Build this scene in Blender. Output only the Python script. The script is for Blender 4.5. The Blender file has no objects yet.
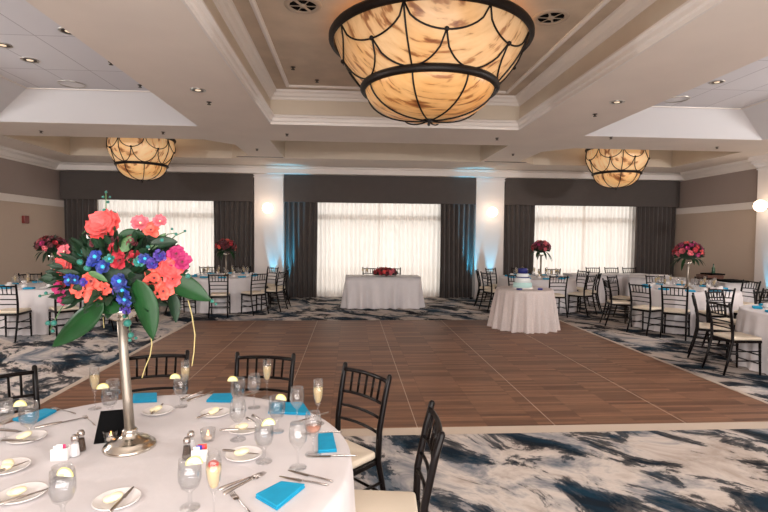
import bpy, bmesh, math, random
from mathutils import Vector, Matrix
random.seed(7)
C = bpy.context.scene.collection
PI = math.pi
def rad(a): return a * PI / 180

# ------------------------------------------------------------------ camera
FOC, YAW, PIT, ROL, CH = 497.74, .067268, .037092, -.008623, 1.7
FW = Vector((math.sin(YAW)*math.cos(PIT), math.cos(YAW)*math.cos(PIT), -math.sin(PIT)))
_r = Vector((math.cos(YAW), -math.sin(YAW), 0)); _u = _r.cross(FW)
RT = _r*math.cos(ROL) - _u*math.sin(ROL); UP = _r*math.sin(ROL) + _u*math.cos(ROL)
CAM = Vector((0, 0, CH))
def proj(P):
    d = Vector(P) - CAM; z = d.dot(FW)
    return (384 + FOC*d.dot(RT)/z, 256 - FOC*d.dot(UP)/z)
def at(x, y, Y=None, Z=None):
    """point of the room seen at picture position x, y, on the plane y=Y or z=Z"""
    d = FW + RT*((x-384)/FOC) - UP*((y-256)/FOC)
    t = (Y/d.y) if Y is not None else (Z-CH)/d.z
    return CAM + d*t
cd = bpy.data.cameras.new('camera'); cam = bpy.data.objects.new('camera', cd); C.objects.link(cam)
cd.sensor_width = 36; cd.lens = FOC*36/768; cd.clip_start = .05
M = Matrix((RT, UP, -FW)).transposed().to_4x4(); M.translation = CAM
cam.matrix_world = M
sc = bpy.context.scene; sc.camera = cam

# ------------------------------------------------------------------ materials
def nt(name):
    m = bpy.data.materials.new(name); m.use_nodes = True
    n = m.node_tree; b = n.nodes['Principled BSDF']
    return m, n, b
def setc(b, c): b.inputs['Base Color'].default_value = (*c, 1)
def srgb(r, g, b):
    f = lambda v: (v/255/12.92) if v <= 10.3 else ((v/255+.055)/1.055)**2.4
    return (f(r), f(g), f(b))
def mat(name, c, rough=.6, metal=0, var=.0, scale=8, bump=0, bscale=60, spec=.5, sheen=0):
    m, n, b = nt(name); setc(b, c)
    b.inputs['Roughness'].default_value = rough; b.inputs['Metallic'].default_value = metal
    b.inputs['Specular IOR Level'].default_value = spec
    if sheen: b.inputs['Sheen Weight'].default_value = sheen
    tc = n.nodes.new('ShaderNodeTexCoord')
    if var:
        no = n.nodes.new('ShaderNodeTexNoise'); no.inputs['Scale'].default_value = scale; no.inputs['Detail'].default_value = 4
        n.links.new(tc.outputs['Object'], no.inputs['Vector'])
        r = n.nodes.new('ShaderNodeValToRGB')
        r.color_ramp.elements[0].position = .3; r.color_ramp.elements[1].position = .7
        r.color_ramp.elements[0].color = (*[max(0, v*(1-var)) for v in c], 1)
        r.color_ramp.elements[1].color = (*[min(1, v*(1+var)) for v in c], 1)
        n.links.new(no.outputs['Fac'], r.inputs['Fac']); n.links.new(r.outputs['Color'], b.inputs['Base Color'])
    if bump:
        no = n.nodes.new('ShaderNodeTexNoise'); no.inputs['Scale'].default_value = bscale; no.inputs['Detail'].default_value = 3
        n.links.new(tc.outputs['Object'], no.inputs['Vector'])
        bp = n.nodes.new('ShaderNodeBump'); bp.inputs['Strength'].default_value = bump; bp.inputs['Distance'].default_value = .01
        n.links.new(no.outputs['Fac'], bp.inputs['Height']); n.links.new(bp.outputs['Normal'], b.inputs['Normal'])
    return m
def glassy(name, tint=(1, 1, 1), refl=.12):
    m, n, b = nt(name); n.nodes.remove(b)
    out = n.nodes['Material Output']
    t = n.nodes.new('ShaderNodeBsdfTransparent'); t.inputs['Color'].default_value = (*tint, 1)
    g = n.nodes.new('ShaderNodeBsdfGlossy'); g.inputs['Roughness'].default_value = .04
    lw = n.nodes.new('ShaderNodeLayerWeight'); lw.inputs['Blend'].default_value = .35
    mr = n.nodes.new('ShaderNodeMapRange'); mr.inputs['To Min'].default_value = refl*.5; mr.inputs['To Max'].default_value = min(1, refl*5)
    n.links.new(lw.outputs['Facing'], mr.inputs['Value'])
    mx = n.nodes.new('ShaderNodeMixShader')
    n.links.new(mr.outputs['Result'], mx.inputs['Fac']); n.links.new(t.outputs[0], mx.inputs[1]); n.links.new(g.outputs[0], mx.inputs[2])
    n.links.new(mx.outputs[0], out.inputs['Surface'])
    return m
def emis(name, c, s):
    m, n, b = nt(name); setc(b, c); b.inputs['Emission Color'].default_value = (*c, 1); b.inputs['Emission Strength'].default_value = s
    return m
MT = {}
MT['soffit'] = mat('soffit paint', srgb(230, 218, 208), .7, var=.03, scale=1.5)
MT['trimw'] = mat('trim paint', srgb(226, 218, 212), .5)
MT['coffer'] = mat('coffer faux paint', srgb(192, 174, 154), .6, var=.14, scale=2.2)
MT['coffertan'] = mat('coffer tan paint', srgb(206, 192, 174), .7, var=.04, scale=2)
MT['slope'] = mat('coffer slope paint', srgb(226, 224, 226), .7)
MT['wall_up'] = mat('wall paint taupe', srgb(150, 136, 130), .8, var=.03, scale=1)
MT['wall_lo'] = mat('wall paint beige', srgb(192, 174, 158), .8, var=.03, scale=1)
MT['colw'] = mat('column paint', srgb(228, 220, 216), .6)
MT['drape'] = mat('charcoal drape fabric', srgb(70, 62, 59), .85, sheen=.3, bump=.1, bscale=120)
MT['valance'] = mat('charcoal valance fabric', srgb(78, 71, 68), .9, var=.04, scale=6, bump=.1, bscale=160)
MT['chair'] = mat('dark chair lacquer', srgb(13, 7, 7), .3, spec=.2)
MT['cushion'] = mat('ivory cushion fabric', srgb(222, 208, 188), .8, bump=.15, bscale=200)
MT['cloth'] = mat('white tablecloth fabric', srgb(212, 206, 207), .75, var=.03, scale=5, bump=.35, bscale=9, sheen=.1)
MT['lace'] = mat('ivory lace cloth', srgb(208, 196, 192), .85, var=.08, scale=60, bump=.5, bscale=80)
MT['silver'] = mat('polished silver', (.66, .61, .54), .2, 1)
MT['pole'] = mat('brushed silver pole', (.36, .32, .275), .5, 1, bump=.1, bscale=60)
MT['steel'] = mat('stainless cutlery', (.55, .50, .47), .22, 1)
MT['china'] = mat('white china', srgb(232, 226, 224), .15, spec=.7)
MT['napkin'] = mat('turquoise napkin', srgb(0, 150, 192), .75, var=.06, scale=30, bump=.1, bscale=200)
MT['butter'] = mat('pale butter', srgb(246, 234, 196), .45)
MT['lemon'] = mat('lemon flesh', srgb(240, 236, 186), .4, var=.1, scale=90)
MT['rind'] = mat('lemon rind', srgb(228, 216, 130), .5)
MT['strawberry'] = mat('strawberry', srgb(214, 60, 40), .35, var=.15, scale=200)
MT['black'] = mat('black card', srgb(8, 8, 9), .85, spec=.1)
MT['iron'] = mat('dark bronze iron', srgb(26, 18, 15), .5, .4, bump=.2, bscale=60)
MT['glass'] = glassy('clear glass', (.985, .988, .99), .10)
MT['water'] = glassy('water', (.965, .975, .985), .05)
MT['champagne'] = mat('champagne', srgb(240, 216, 168), .1); MT['champagne'].node_tree.nodes['Principled BSDF'].inputs['Transmission Weight'].default_value = .5
MT['rosewine'] = mat('rose wine', srgb(226, 160, 130), .1); MT['rosewine'].node_tree.nodes['Principled BSDF'].inputs['Transmission Weight'].default_value = .5
MT['redwine'] = mat('red wine', srgb(90, 30, 26), .1)
MT['wax'] = mat('white candle wax', srgb(240, 220, 200), .5)
MT['flame'] = emis('candle flame', srgb(255, 170, 90), 6)
MT['sconce'] = emis('frosted lit globe', srgb(255, 226, 196), 4.5)
MT['pepper'] = mat('ground pepper', srgb(70, 52, 40), .8, var=.2, scale=300)
MT['salt'] = mat('white salt', srgb(236, 234, 236), .6)
MT['pink'] = mat('pink sugar packet', srgb(226, 70, 120), .6); MT['bluep'] = mat('blue sugar packet', srgb(40, 60, 170), .6); MT['redp'] = mat('orange sugar packet', srgb(230, 90, 60), .6)
MT['fixture'] = mat('dark can trim', srgb(70, 60, 52), .4, .5)
MT['chrome'] = mat('satin nickel ring', (.6, .57, .54), .3, 1)
MT['vent'] = mat('pale vent metal', srgb(170, 152, 134), .5)
MT['alarm'] = mat('red alarm plastic', srgb(120, 40, 36), .4)
MT['navy'] = mat('navy icing', srgb(20, 30, 110), .5, var=.1, scale=40)
MT['icing'] = mat('white icing', srgb(232, 236, 236), .5, bump=.2, bscale=60)
MT['cakeb'] = mat('pale teal icing', srgb(190, 226, 222), .5)
MT['wood'] = mat('brown wooden box', srgb(88, 56, 42), .5, var=.2, scale=12)
MT['greenglass'] = mat('green bottle glass', srgb(50, 80, 60), .1)
MT['strip'] = mat('champagne metal edging', srgb(186, 170, 154), .5, .0)
MT['seam'] = mat('seam metal', srgb(176, 156, 138), .5, .0)
MT['frame'] = mat('window frame paint', srgb(180, 172, 160), .6)
MT['wglass'] = glassy('window glass', (.97, .98, .98), .06)
MT['ledbox'] = mat('black lamp housing', srgb(20, 20, 22), .4)
def petalmat(name, c, v=.18): 
    m = mat(name, c, .55, var=v, scale=25, sheen=.2)
    return m
PM = dict(coral=petalmat('coral petals', srgb(224, 76, 74)), deep=petalmat('crimson petals', srgb(164, 16, 38)), mag=petalmat('magenta petals', srgb(156, 12, 84)),
          pink=petalmat('dusty pink petals', srgb(200, 88, 100)), salmon=petalmat('salmon petals', srgb(222, 88, 72)), blue=petalmat('dyed blue petals', srgb(13, 38, 122), .6),
          violet=petalmat('dyed violet petals', srgb(56, 28, 124), .4), teal=petalmat('dyed teal petals', srgb(22, 100, 88), .35), white=petalmat('white petals', srgb(230, 225, 225), .05),
          cyan=petalmat('cyan dyed flower heart', srgb(40, 170, 210), .2), wine=petalmat('wine petals', srgb(92, 18, 32)), yell=mat('pale stamens', srgb(230, 220, 180), .6))
MT['leaf'] = mat('dark green leaf', srgb(20, 60, 26), .4, var=.35, scale=9, spec=.35)
MT['leafd'] = mat('deep green foliage', srgb(14, 44, 22), .55, var=.3, scale=30)
MT['leafm'] = mat('muted green sprig', srgb(70, 104, 60), .5, var=.2, scale=30)
MT['grass'] = mat('tan curling grass', srgb(170, 156, 104), .6)

# sheer curtain: translucent voile
m, n, b = nt('white voile'); n.nodes.remove(b)
t = n.nodes.new('ShaderNodeBsdfTranslucent'); t.inputs['Color'].default_value = (*srgb(250, 243, 238), 1)
d = n.nodes.new('ShaderNodeBsdfDiffuse'); d.inputs['Color'].default_value = (*srgb(240, 234, 230), 1)
tr = n.nodes.new('ShaderNodeBsdfTransparent'); tr.inputs['Color'].default_value = (1, .99, .97, 1)
a = n.nodes.new('ShaderNodeMixShader'); a.inputs[0].default_value = .25; n.links.new(t.outputs[0], a.inputs[1]); n.links.new(d.outputs[0], a.inputs[2])
c2 = n.nodes.new('ShaderNodeMixShader'); c2.inputs[0].default_value = .1; n.links.new(a.outputs[0], c2.inputs[1]); n.links.new(tr.outputs[0], c2.inputs[2])
n.links.new(c2.outputs[0], n.nodes['Material Output'].inputs['Surface']); MT['voile'] = m

# carpet
m, n, b = nt('abstract carpet'); b.inputs['Roughness'].default_value = .95; b.inputs['Specular IOR Level'].default_value = .1
tc = n.nodes.new('ShaderNodeTexCoord'); L = n.links.new
def mapping(sx, sy, rot, off=0):
    mp = n.nodes.new('ShaderNodeMapping'); mp.vector_type = 'POINT'
    r0 = n.nodes.new('ShaderNodeVectorRotate'); r0.inputs['Angle'].default_value = rad(rot); r0.inputs['Axis'].default_value = (0, 0, 1)
    L(tc.outputs['Object'], r0.inputs['Vector']); mp.inputs['Scale'].default_value = (sx, sy, 1); mp.inputs['Location'].default_value = (off, off*.7, 0)
    L(r0.outputs[0], mp.inputs['Vector']); return mp
def noise(mp, sc_, det, rough, dist):
    no = n.nodes.new('ShaderNodeTexNoise'); no.inputs['Scale'].default_value = sc_; no.inputs['Detail'].default_value = det
    no.inputs['Roughness'].default_value = rough; no.inputs['Distortion'].default_value = dist; L(mp.outputs[0], no.inputs['Vector']); return no
def ramp(src, stops):
    r = n.nodes.new('ShaderNodeValToRGB'); e = r.color_ramp.elements
    while len(e) < len(stops): e.new(.5)
    for q, (p, c) in zip(e, stops): q.position = p; q.color = (*c, 1)
    L(src, r.inputs['Fac']); return r
g1 = noise(mapping(.85, 1.45, 48), 1.5, 9, .68, .55)
g2 = noise(mapping(.7, 1.1, 52, 5), 1.5, 6, .65, .9)
W, K = (1, 1, 1), (0, 0, 0)
base = ramp(g2.outputs['Fac'], [(.36, srgb(104, 112, 122)), (.44, srgb(160, 156, 156)), (.52, srgb(206, 196, 188)), (.66, srgb(176, 162, 152))])
dark = ramp(g1.outputs['Fac'], [(.41, W), (.475, (.85,)*3), (.497, (.2,)*3), (.54, K)])
dcol = ramp(g2.outputs['Fac'], [(.38, srgb(20, 50, 68)), (.5, srgb(18, 32, 44)), (.62, srgb(26, 28, 34))])
mx = n.nodes.new('ShaderNodeMix'); mx.data_type = 'RGBA'; L(dark.outputs[0], mx.inputs[0]); L(base.outputs[0], mx.inputs[6]); L(dcol.outputs[0], mx.inputs[7])
L(mx.outputs[2], b.inputs['Base Color'])
fz = noise(mapping(1, 1, 0), 300, 2, .5, 0); bp = n.nodes.new('ShaderNodeBump'); bp.inputs['Strength'].default_value = .3; bp.inputs['Distance'].default_value = .005
L(fz.outputs['Fac'], bp.inputs['Height']); L(bp.outputs[0], b.inputs['Normal']); MT['carpet'] = m

# dance floor boards
m, n, b = nt('walnut strip floor'); b.inputs['Roughness'].default_value = .5; b.inputs['Specular IOR Level'].default_value = .35
tc = n.nodes.new('ShaderNodeTexCoord'); L = n.links.new
br = n.nodes.new('ShaderNodeTexBrick'); br.offset = .37; br.offset_frequency = 1
br.inputs['Scale'].default_value = 1; br.inputs['Brick Width'].default_value = .47; br.inputs['Row Height'].default_value = .055
br.inputs['Mortar Size'].default_value = .0012; br.inputs['Color1'].default_value = (*srgb(98, 66, 49), 1); br.inputs['Color2'].default_value = (*srgb(142, 103, 78), 1)
br.inputs['Mortar'].default_value = (*srgb(74, 50, 38), 1); L(tc.outputs['Object'], br.inputs['Vector'])
mp = n.nodes.new('ShaderNodeMapping'); mp.inputs['Scale'].default_value = (2, 30, 1); L(tc.outputs['Object'], mp.inputs['Vector'])
no = n.nodes.new('ShaderNodeTexNoise'); no.inputs['Scale'].default_value = 2; no.inputs['Detail'].default_value = 6; L(mp.outputs[0], no.inputs['Vector'])
r = n.nodes.new('ShaderNodeMapRange'); r.inputs['From Min'].default_value = .3; r.inputs['From Max'].default_value = .7; r.inputs['To Min'].default_value = .75; r.inputs['To Max'].default_value = 1.15; L(no.outputs['Fac'], r.inputs['Value'])
mx = n.nodes.new('ShaderNodeMix'); mx.data_type = 'RGBA'; mx.blend_type = 'MULTIPLY'; mx.inputs[0].default_value = 1; L(br.outputs['Color'], mx.inputs[6]); L(r.outputs[0], mx.inputs[7])
L(mx.outputs[2], b.inputs['Base Color']); MT['parquet'] = m

# ceiling tiles
m, n, b = nt('lay-in ceiling tiles'); b.inputs['Roughness'].default_value = .85
tc = n.nodes.new('ShaderNodeTexCoord'); L = n.links.new
br = n.nodes.new('ShaderNodeTexBrick'); br.offset = 0
br.inputs['Scale'].default_value = 1; br.inputs['Brick Width'].default_value = .61; br.inputs['Row Height'].default_value = 1.22; br.inputs['Mortar Size'].default_value = .007
br.inputs['Color1'].default_value = (*srgb(222, 220, 224), 1); br.inputs['Color2'].default_value = (*srgb(218, 216, 221), 1); br.inputs['Mortar'].default_value = (*srgb(176, 172, 178), 1)
L(tc.outputs['Object'], br.inputs['Vector']); L(br.outputs['Color'], b.inputs['Base Color']); MT['tiles'] = m

# chandelier glass: amber marbled, lit from within
def alabaster(name, s, am=(1, .82, .60)):
    m, n, b = nt(name); tc = n.nodes.new('ShaderNodeTexCoord'); L = n.links.new
    mp = n.nodes.new('ShaderNodeMapping'); mp.inputs['Rotation'].default_value = (.5, .9, .7); mp.inputs['Scale'].default_value = (1.5, 10, 2.2)
    L(tc.outputs['Object'], mp.inputs['Vector'])
    no = n.nodes.new('ShaderNodeTexNoise'); no.inputs['Scale'].default_value = 2.0; no.inputs['Detail'].default_value = 4; no.inputs['Distortion'].default_value = .35; L(mp.outputs[0], no.inputs['Vector'])
    n2 = n.nodes.new('ShaderNodeTexNoise'); n2.inputs['Scale'].default_value = 1.4; L(tc.outputs['Object'], n2.inputs['Vector'])
    r = n.nodes.new('ShaderNodeValToRGB'); e = r.color_ramp.elements; e.new(.5); e.new(.6)
    for q, (p, c) in zip(e, [(.30, srgb(130, 84, 56)), (.38, srgb(172, 124, 84)), (.44, srgb(218, 182, 138)), (.62, srgb(228, 196, 154))]): q.position = p; q.color = (*c, 1)
    L(no.outputs['Fac'], r.inputs['Fac'])
    r2 = n.nodes.new('ShaderNodeValToRGB'); r2.color_ramp.elements[0].color = (*am, 1); r2.color_ramp.elements[1].color = (1, .5+am[1]*.52, .3+am[2]*.93, 1)
    r2.color_ramp.elements[0].position = .35; r2.color_ramp.elements[1].position = .65; L(n2.outputs['Fac'], r2.inputs['Fac'])
    mx = n.nodes.new('ShaderNodeMix'); mx.data_type = 'RGBA'; mx.blend_type = 'MULTIPLY'; mx.inputs[0].default_value = 1
    L(r.outputs[0], mx.inputs[6]); L(r2.outputs[0], mx.inputs[7])
    L(mx.outputs[2], b.inputs['Base Color']); L(mx.outputs[2], b.inputs['Emission Color']); b.inputs['Emission Strength'].default_value = s; b.inputs['Roughness'].default_value = .35
    return m
MT['alab'] = alabaster('amber marbled glass', .20); MT['alab_low'] = alabaster('deep amber marbled glass', .22, (1, .70, .38)); MT['alab2_low'] = alabaster('deep amber marbled glass bright', .42, (1, .78, .5)); MT['alab2'] = alabaster('amber marbled glass bright', .42)

# ------------------------------------------------------------------ mesh helpers
def fin(name, bm, m, parent=None, smooth=False, loc=None):
    me = bpy.data.meshes.new(name); bm.normal_update(); bm.to_mesh(me); bm.free()
    me.materials.append(m)
    if smooth:
        for p in me.polygons: p.use_smooth = True
    o = bpy.data.objects.new(name, me); C.objects.link(o)
    if parent: o.parent = parent
    if loc is not None: o.location = loc
    return o
def tag(o, label, cat, group=None):
    o['label'] = label; o['category'] = cat
    if group: o['group'] = group
    return o
def empty(name, label, cat, loc=(0, 0, 0), rz=0, group=None):
    o = bpy.data.objects.new(name, None); C.objects.link(o); o.empty_display_size = .1
    o.location = loc; o.rotation_euler = (0, 0, rz)
    return tag(o, label, cat, group)
def struct(o): o['kind'] = 'structure'; return o
def dup(root, loc, rz=None, label=None, group=None, scale=None, rot=None):
    r = root.copy(); C.objects.link(r); r.location = loc
    if rz is not None: r.rotation_euler = (0, 0, rz)
    if rot is not None: r.rotation_euler = rot
    if scale: r.scale = (scale,)*3
    if label: r['label'] = label
    if group: r['group'] = group
    for ch in list(root.children):
        c = ch.copy(); C.objects.link(c); c.parent = r
        for g in list(ch.children):
            d = g.copy(); C.objects.link(d); d.parent = c
    return r
def B(): return bmesh.new()
def box(bm, x0, x1, y0, y1, z0, z1, bev=0):
    r = bmesh.ops.create_cube(bm, size=1)
    vs = r['verts']
    for v in vs: v.co = Vector(((x0+x1)/2 + v.co.x*(x1-x0), (y0+y1)/2 + v.co.y*(y1-y0), (z0+z1)/2 + v.co.z*(z1-z0)))
    if bev:
        es = list({e for v in vs for e in v.link_edges})
        bmesh.ops.bevel(bm, geom=es, offset=bev, segments=2, affect='EDGES', profile=.5)
    return bm
def tube(bm, pts, r, seg=8, cap=True, flat=1.0, closed=False):
    """sweep a circle along pts; r a number or list"""
    pts = [Vector(p) for p in pts]; k = len(pts)
    rs = r if isinstance(r, (list, tuple)) else [r]*k
    rings = []; prev = None
    for i, p in enumerate(pts):
        a = pts[(i-1) % k] if (i or closed) else p; c = pts[(i+1) % k] if (i < k-1 or closed) else p
        t = (c-a).normalized()
        if prev is None: nrm = t.orthogonal().normalized()
        else:
            nrm = (prev - t*prev.dot(t))
            nrm = nrm.normalized() if nrm.length > 1e-6 else t.orthogonal().normalized()
        prev = nrm; bn = t.cross(nrm)
        rings.append([bm.verts.new(p + (nrm*math.cos(2*PI*j/seg) + bn*math.sin(2*PI*j/seg)*flat)*rs[i]) for j in range(seg)])
    lim = k if closed else k-1
    for i in range(lim):
        A, D = rings[i], rings[(i+1) % k]
        for j in range(seg): bm.faces.new((A[j], A[(j+1) % seg], D[(j+1) % seg], D[j]))
    if cap and not closed:
        bm.faces.new(rings[0][::-1]); bm.faces.new(rings[-1])
    return bm
def lathe(bm, prof, seg=24, cx=0, cy=0, cz=0, cap=False):
    rings = []
    for (r, z) in prof:
        if r < 1e-5: rings.append([bm.verts.new((cx, cy, cz+z))])
        else: rings.append([bm.verts.new((cx+r*math.cos(2*PI*j/seg), cy+r*math.sin(2*PI*j/seg), cz+z)) for j in range(seg)])
    for A, D in zip(rings, rings[1:]):
        for j in range(seg):
            k = (j+1) % seg
            if len(A) == 1 and len(D) == 1: continue
            if len(A) == 1: bm.faces.new((A[0], D[k], D[j]))
            elif len(D) == 1: bm.faces.new((A[j], A[k], D[0]))
            else: bm.faces.new((A[j], A[k], D[k], D[j]))
    return bm
def grid(bm, fn, nu, nv):
    vs = [[bm.verts.new(fn(i/nu, j/nv)) for j in range(nv+1)] for i in range(nu+1)]
    for i in range(nu):
        for j in range(nv): bm.faces.new((vs[i][j], vs[i+1][j], vs[i+1][j+1], vs[i][j+1]))
    return bm
def poly_holes(outer, holes, to3, name, m):
    bm = B(); es = []
    for loop in [outer]+holes:
        vs = [bm.verts.new(to3(*p)) for p in loop]
        for i in range(len(vs)): es.append(bm.edges.new((vs[i], vs[(i+1) % len(vs)])))
    bmesh.ops.triangle_fill(bm, use_beauty=True, use_dissolve=False, edges=es)
    return fin(name, bm, m)
def rectl(x0, x1, y0, y1, ch=0):
    if ch < 0: return [(x0, y0), (x1+ch, y0), (x1, y0-ch), (x1, y1+ch), (x1+ch, y1), (x0, y1)]          # right corners cut
    if ch > 1: ch -= 1; return [(x0+ch, y0), (x1, y0), (x1, y1), (x0+ch, y1), (x0, y1-ch), (x0, y0+ch)]   # left corners cut
    if not ch: return [(x0, y0), (x1, y0), (x1, y1), (x0, y1)]
    return [(x0+ch, y0), (x1-ch, y0), (x1, y0+ch), (x1, y1-ch), (x1-ch, y1), (x0+ch, y1), (x0, y1-ch), (x0, y0+ch)]
def loft(name, loops, m, cap=False):
    """loops: list of [(x,y,z)...] same length, joined by quads"""
    bm = B(); L_ = [[bm.verts.new(p) for p in lp] for lp in loops]
    for A, D in zip(L_, L_[1:]):
        for i in range(len(A)): bm.faces.new((A[i], A[(i+1) % len(A)], D[(i+1) % len(A)], D[i]))
    if cap: bm.faces.new(L_[-1])
    return fin(name, bm, m)

# ------------------------------------------------------------------ the room
XL, XR, YB, YF, H = -7.67, 9.42, 14.2, -4.0, 3.6
struct(fin('floor', box(B(), XL-.2, XR+.2, YF-.2, YB+.2, -.1, 0), MT['carpet']))
# walls: two tones parted by a rail
def wall(name, x0, x1, y0, y1):
    o = struct(fin(name, box(B(), x0, x1, y0, y1, 0, 2.5), MT['wall_lo']))
    o.data.materials.append(MT['wall_up'])
    bm = B(); bm.from_mesh(o.data); box(bm, x0, x1, y0, y1, 2.5, 4.6)
    for f in bm.faces:
        if f.calc_center_median().z > 2.49 and abs(f.calc_center_median().z-2.5) > 1e-4: f.material_index = 1
    bm.to_mesh(o.data); bm.free()
wall('wall_left', XL-.2, XL, YF, YB+.2); wall('wall_right', XR, XR+.2, YF, YB+.2); wall('wall_front', XL-.2, XR+.2, YF-.2, YF)
wins = [(-6.95, -3.55), (-1.05, 2.65), (5.05, 8.3)]
bw = poly_holes([(XL, 0), (XR, 0), (XR, 4.6), (XL, 4.6)], [rectl(a, b_, .12, 2.95) for a, b_ in wins], lambda x, z: (x, YB, z), 'wall_back', MT['wall_up'])
struct(bw); sd = bw.modifiers.new('thick', 'SOLIDIFY'); sd.thickness = .2; sd.offset = 1
for a in range(3):
    x0, x1 = wins[a]; w = bpy.data.objects.new('window_%d' % (a+1), None); C.objects.link(w); struct(w)
    bm = B(); Y0, Y1 = YB+.02, YB+.1
    box(bm, x0, x1, Y0, Y1, .12, .19); box(bm, x0, x1, Y0, Y1, 2.88, 2.95); box(bm, x0, x1, Y0, Y1, 2.2, 2.34)
    for k in range(2):
        x = x0 + (x1-x0)*k; wd = .05
        box(bm, max(x0, x-wd), min(x1, x+wd), Y0-.01, Y1+.01, .12, 2.95)
    fin('window_frame', bm, MT['frame'], w)
    fin('window_pane', box(B(), x0, x1, YB+.055, YB+.065, .12, 2.95), MT['wglass'], w)
# ground outside
struct(fin('ground_outside', box(B(), -14, 16, YB+.4, YB+14, -.3, -.02), mat('pale paving', srgb(200, 196, 188), .9, var=.1, scale=3)))
# ceiling soffit with coffer openings
cen = (-1.36, 2.92, 3.0, 8.57); pl = (-6.05, -2.65, 2.2, 8.9); pr = (4.27, 7.75, 2.2, 8.97)
fl = (-6.7, -2.4, 10.1, 12.45); fm = (-1.6, 3.2, 10.05, 12.25); fr = (4.15, 8.36, 10.2, 12.55)
holes = [rectl(*cen), rectl(*pl), rectl(*pr), rectl(*fl, -.5), rectl(*fm), rectl(*fr, 1.5)]
struct(poly_holes([(XL, YF), (XR, YF), (XR, YB), (XL, YB)], holes, lambda x, y: (x, y, H), 'ceiling', MT['soffit']))
def at_z(lp, z): return [(x, y, z) for x, y in lp]
def inset(r, d): return (r[0]+d, r[1]-d, r[2]+d, r[3]-d)
# central tray
struct(loft('ceiling', [at_z(rectl(*cen), H), at_z(rectl(*cen), 4.15)], MT['coffertan']))
struct(loft('ceiling', [at_z(rectl(*inset(cen, -.05)), 4.149), at_z(rectl(*cen), 4.149)], MT['coffer'], cap=True))
def ring(name, r, prof, m, ch=0):
    """moulding following a rectangle; prof = (inset, z) pairs"""
    return struct(loft(name, [at_z(rectl(*inset(r, d), ch), z) for d, z in prof], m))
ring('trim_1', cen, [(-.01, H-.012), (.015, H-.012), (.02, H+.03), (.04, H+.045), (.045, H+.09), (.075, H+.11), (.075, H+.135), (.04, H+.15), (.0, H+.16)], MT['trimw'])
ring('trim_2', cen, [(0, 4.0), (.02, 4.01), (.03, 4.04), (.06, 4.06), (.08, 4.10), (.11, 4.12), (.12, 4.15)], MT['trimw'])
ring('trim_3', inset(cen, .30), [(0, 4.149), (0, 4.125), (.03, 4.115), (.06, 4.125), (.06, 4.149)], MT['trimw'])
# side trays, sloping sides and tile ceiling
for r in (pl, pr):
    ri = (r[0]+.95, r[1]-.001, r[2]+.95, r[3]-.62) if r is pl else (r[0]+.001, r[1]-.95, r[2]+.95, r[3]-.62)
    struct(loft('ceiling', [at_z(rectl(*r), H), at_z(rectl(*ri), 4.0)], MT['slope']))
    struct(fin('ceiling', box(B(), ri[0]-.02, ri[1]+.02, ri[2]-.02, ri[3]+.02, 4.0, 4.03), MT['tiles']))
    ring('trim_4', inset(ri, 0), [(0, 3.985), (.03, 3.985), (.035, 4.0)], MT['trimw'])
for r, ch, mm in ((fl, -.5, MT['coffertan']), (fm, 0, MT['coffertan']), (fr, 1.5, MT['coffertan'])):
    struct(loft('ceiling', [at_z(rectl(*r, ch), H), at_z(rectl(*r, ch), 4.2)], mm, cap=True))
# crown on walls and perimeter
CRP = [(0, 3.38), (.015, 3.38), (.02, 3.42), (.05, 3.44), (.09, 3.51), (.15, 3.55), (.16, 3.6)]
ring('trim_5', (XL, XR, YF, YB), CRP, MT['trimw'])
# soffit edge in front of windows (shallow fascia + crown above the valances)
struct(fin('trim_6', box(B(), XL+.01, XR-.01, 13.55, 14.15, 3.39, 3.599, .012), MT['trimw']))
bm = B(); tube(bm, [(XL+.1, 13.55, 3.56), (XR-.1, 13.55, 3.56)], .035, 8); struct(fin('trim_7', bm, MT['trimw'], smooth=True))
# rails on side walls
for nm, x, s in (('trim_8', XL, 1), ('trim_9', XR, -1)):
    a, b_ = sorted((x, x+s*.03)); c_, d_ = sorted((x, x+s*.055))
    bm = box(B(), a, b_, YF, 13.9, 2.44, 2.6); box(bm, c_, d_, YF, 13.9, 2.57, 2.605, .005); struct(fin(nm, bm, MT['trimw']))
for nm, x, s in (('baseboard_left', XL, 1), ('baseboard_right', XR, -1)):
    a, b_ = sorted((x, x+s*.02)); struct(fin(nm, box(B(), a, b_, YF, YB, 0, .12), MT['trimw']))
struct(fin('baseboard_back', box(B(), XL, XR, YB-.02, YB, 0, .12), MT['trimw']))
# columns
def column(x0, x1, y0, y1):
    bm = box(B(), x0, x1, y0, y1, 0, 3.59)
    box(bm, x0-.015, x1+.015, y0-.015, y1+.015, 0, .14)
    for i, (d_, z0, z1) in enumerate([(.02, 3.30, 3.33), (.03, 3.36, 3.39), (.06, 3.39, 3.43), (.10, 3.43, 3.5), (.13, 3.5, 3.6)]):
        box(bm, x0-d_, x1+d_, y0-d_, y1+d_, z0, z1)
    return struct(fin('column', bm, MT['colw']))
column(-2.61, -1.83, 13.74, 14.2); column(3.49, 4.29, 13.74, 14.2); column(9.2, 9.45, 9.95, 10.75)
struct(fin('trim_10', box(B(), 4.6, 4.6, 0, 0, 0, 0), MT['trimw'])) if False else None

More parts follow.
